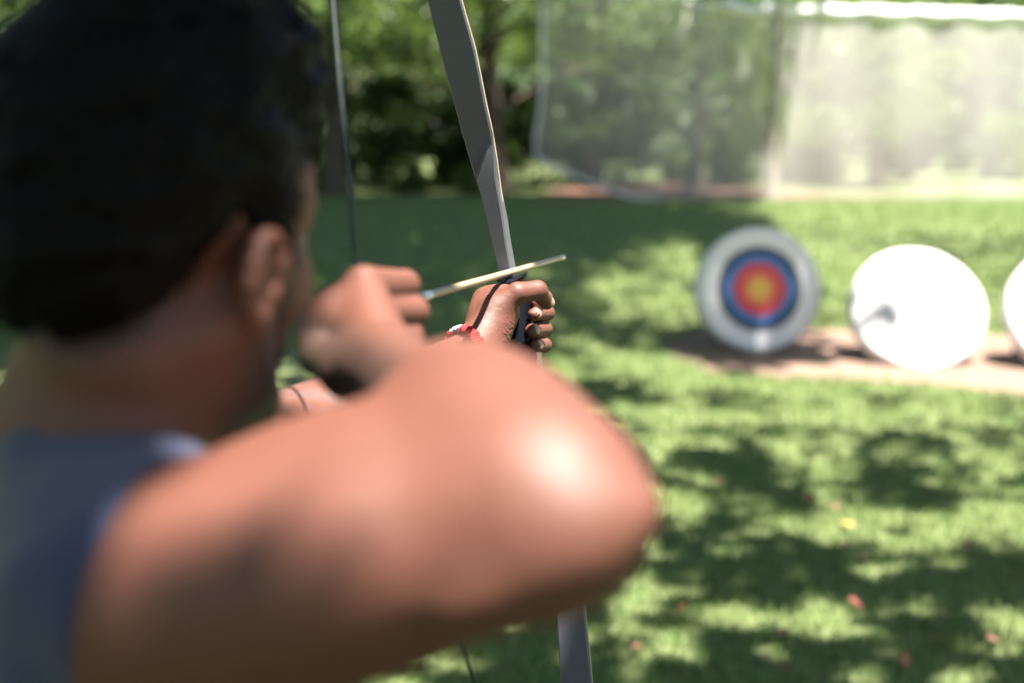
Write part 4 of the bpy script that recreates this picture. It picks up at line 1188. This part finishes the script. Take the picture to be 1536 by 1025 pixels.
LIGHT_SPOTS = [(1350, 545, 330, 40, 1.6), (1180, 625, 300, 14, .9), (1090, 660, 130, 10, .7), (1330, 785, 150, 22, .7), (1490, 790, 70, 30, 1.0), (1200, 930, 60, 28, .8), (1510, 940, 40, 30, .9), (950, 905, 60, 40, .5),
               (1350, 320, 260, 16, 1.2), (1010, 380, 60, 25, .8), (950, 440, 70, 30, .8), (870, 545, 70, 25, .5), (960, 545, 50, 18, .6), (1270, 400, 60, 60, .9), (1130, 850, 260, 36, -.35), (1250, 320, 50, 14, -.6), (1050, 330, 180, 16, -1.0)]
LIT_POINTS = []; SHADE_POINTS = []

def build_shade_trees():
    LIT_POINTS.extend([(P(800, 640, .46), .085), (P(880, 740, .47), .07), (P(700, 570, .56), .08), (P(600, 610, .60), .07), (P(560, 470, .80), .085), (P(600, 450, .84), .085), (P(760, 460, 1.29), .16), (P(800, 470, 1.33), .12), (P(500, 690, .57), .05), (P(660, 660, .53), .08),
                       (P(385, 400, .61), .06), (P(486, 290, .70), .02), (P(400, 110, .60), .045), (P(250, 792, .52), .045), (P(350, 650, 1.0), .06), (P(440, 610, 1.06), .06), (P(590, 560, .738), .06)])
    SHADE_POINTS.extend([(P(1140, 432, 8.1), .62, 3.5), (P(1322, 486, 7.74), .11, 2.5), (P(290, 668, .66), .03, 2), (P(474, 505, .815), .022, 2)])
    bm_ = bark("grey_bark", (.13, .11, .09)); lm = leaf_mat("canopy_leaf", (.035, .075, .015), (.085, .135, .035), .4)
    r = np.random.default_rng(91)
    trunks = np.array([(-5.6, 6.5), (8.2, 5.0), (-9.5, 14.5), (11.5, 14), (-3.0, -3.5), (4.5, -4.0)])
    names = ["tall shade tree standing left of the range", "tall shade tree standing right of the range", "tall shade tree far left of the targets", "tall shade tree far right of the targets", "tall shade tree behind the archer", "tall shade tree behind the right of the range"]
    # candidate leaves: pick where their shade falls, then go up along the sun ray
    n = 290000; y = np.sqrt(r.uniform(1.5 ** 2, 25.8 ** 2, n)); x = r.uniform(-.95, .70, n) * y - .1
    e_ = 30000; y = np.concatenate([y, r.uniform(2.8, 7.2, e_)]); x = np.concatenate([x, r.uniform(-.2, .55, e_) * y[n:]])
    g = np.c_[x, y]; sz = np.where(y < 7.2, .125, .21)
    m = 16000; gp = np.c_[r.uniform(-1.5, .35, m), r.uniform(.55, 2.75, m)]; m2 = 9000; ga = np.c_[r.uniform(-4.5, 4.5, m2), r.uniform(-4, 3.2, m2)]  # wider leaf set added around the archer to cut sky and bounce light
    g = np.concatenate([g, gp, ga]); sz = np.concatenate([sz, np.full(m, .10), np.full(m2, .22)]); anyw = np.concatenate([np.zeros(len(g) - m2, bool), np.ones(m2, bool)])
    big = ((g[:, 1] > 25.6) & (g[:, 0] < .6)) | (g[:, 1] < 2.9) & (sz > .11) & ((np.abs(g[:, 0] + .57) < 1.0) & (g[:, 1] > .5) | ~anyw); g, sz = g[~big], sz[~big]
    T1G = P(1140, 432, 8.1); T1G = T1G[:2] - T1G[2] / SUN[2] * SUN[:2]
    v = lit_amount(g); keep = r.random(len(v)) < smoothstep(.34, -.22, v) * np.where((g[:, 1] > 7.2) & (g[:, 1] < 13) & (g[:, 0] > -.05 * g[:, 1]), .6, np.where((g[:, 1] > 3) & (g[:, 1] < 7.3) & (g[:, 0] > -.05 * g[:, 1]), .78, 1.0)) * np.where(np.hypot(g[:, 0] - T1G[0], g[:, 1] - T1G[1]) < .72, .62 / np.where((g[:, 1] > 7.2) & (g[:, 1] < 13) & (g[:, 0] > -.05 * g[:, 1]), .6, 1.0), 1); g, sz = g[keep], sz[keep]
    n = len(g); z = np.where(sz < .11, r.uniform(4.6, 6.2, n), np.where(sz < .15, r.uniform(6.0, 9.0, n), r.uniform(10.0, 14.5, n) + .8 * vnoise(np.c_[g, np.zeros(n)], .3, 3)))
    C = np.c_[g + (z / SUN[2])[:, None] * SUN[:2], z]
    own = np.argmin(((C[:, None, :2] - trunks[None]) ** 2).sum(2), 1)
    for i, t in enumerate(trunks):
        sel = own == i; Ci = C[sel]
        if len(Ci) < 50: continue
        root = empty("shade_tree", (t[0], t[1], 0), names[i], "tree", "tall trees shading the range")
        V, F = leaves(Ci, sz[sel], r, .9); tone = np.repeat(np.clip(.45 + r.normal(0, .25, len(Ci)), 0, 1), 4)
        mesh_np("crown", V, F, lm, root, smooth=False, colors=dict(tone=tone))
        mb = MB(); b0 = np.array([t[0], t[1], 0.0])
        zz = np.linspace(0, 14, 10); mb.tube(b0 + np.c_[.15 * np.sin(zz * .5), .12 * np.cos(zz * .4) - .12, zz], .34 * (1 - .6 * zz / 14) + .2 * np.exp(-zz / .4), 16)
        near = Ci[np.hypot(Ci[:, 0] - t[0], Ci[:, 1] - t[1]) < 4.5]
        for k in range(14 if len(near) else 0):
            e = near[r.integers(len(near))]; sg = e[:2] - e[2] / SUN[2] * SUN[:2]
            if .8 < sg[0] < 6 and 6.2 < sg[1] < 10.5: continue
            limb_tube(mb, b0 + [0, 0, min(r.uniform(7, 12), e[2])], e, .09, .012, r, .05, 7)
        mb.build("trunk", bm_, root, auto=60)
    print("canopy leaves", n)
import time
t0=time.time()
lights()
build_person(); print('person',time.time()-t0)
build_bow(); build_arrow(); print('bow',time.time()-t0)
build_ground(); build_targets(); build_net(); build_fallen_leaves(); build_grass()
print('place',time.time()-t0)
build_forest(); build_shade_trees(); print('forest',time.time()-t0)
scene.cycles.use_denoising = True
scene.cycles.transparent_max_bounces = 12
scene.cycles.max_bounces = 8
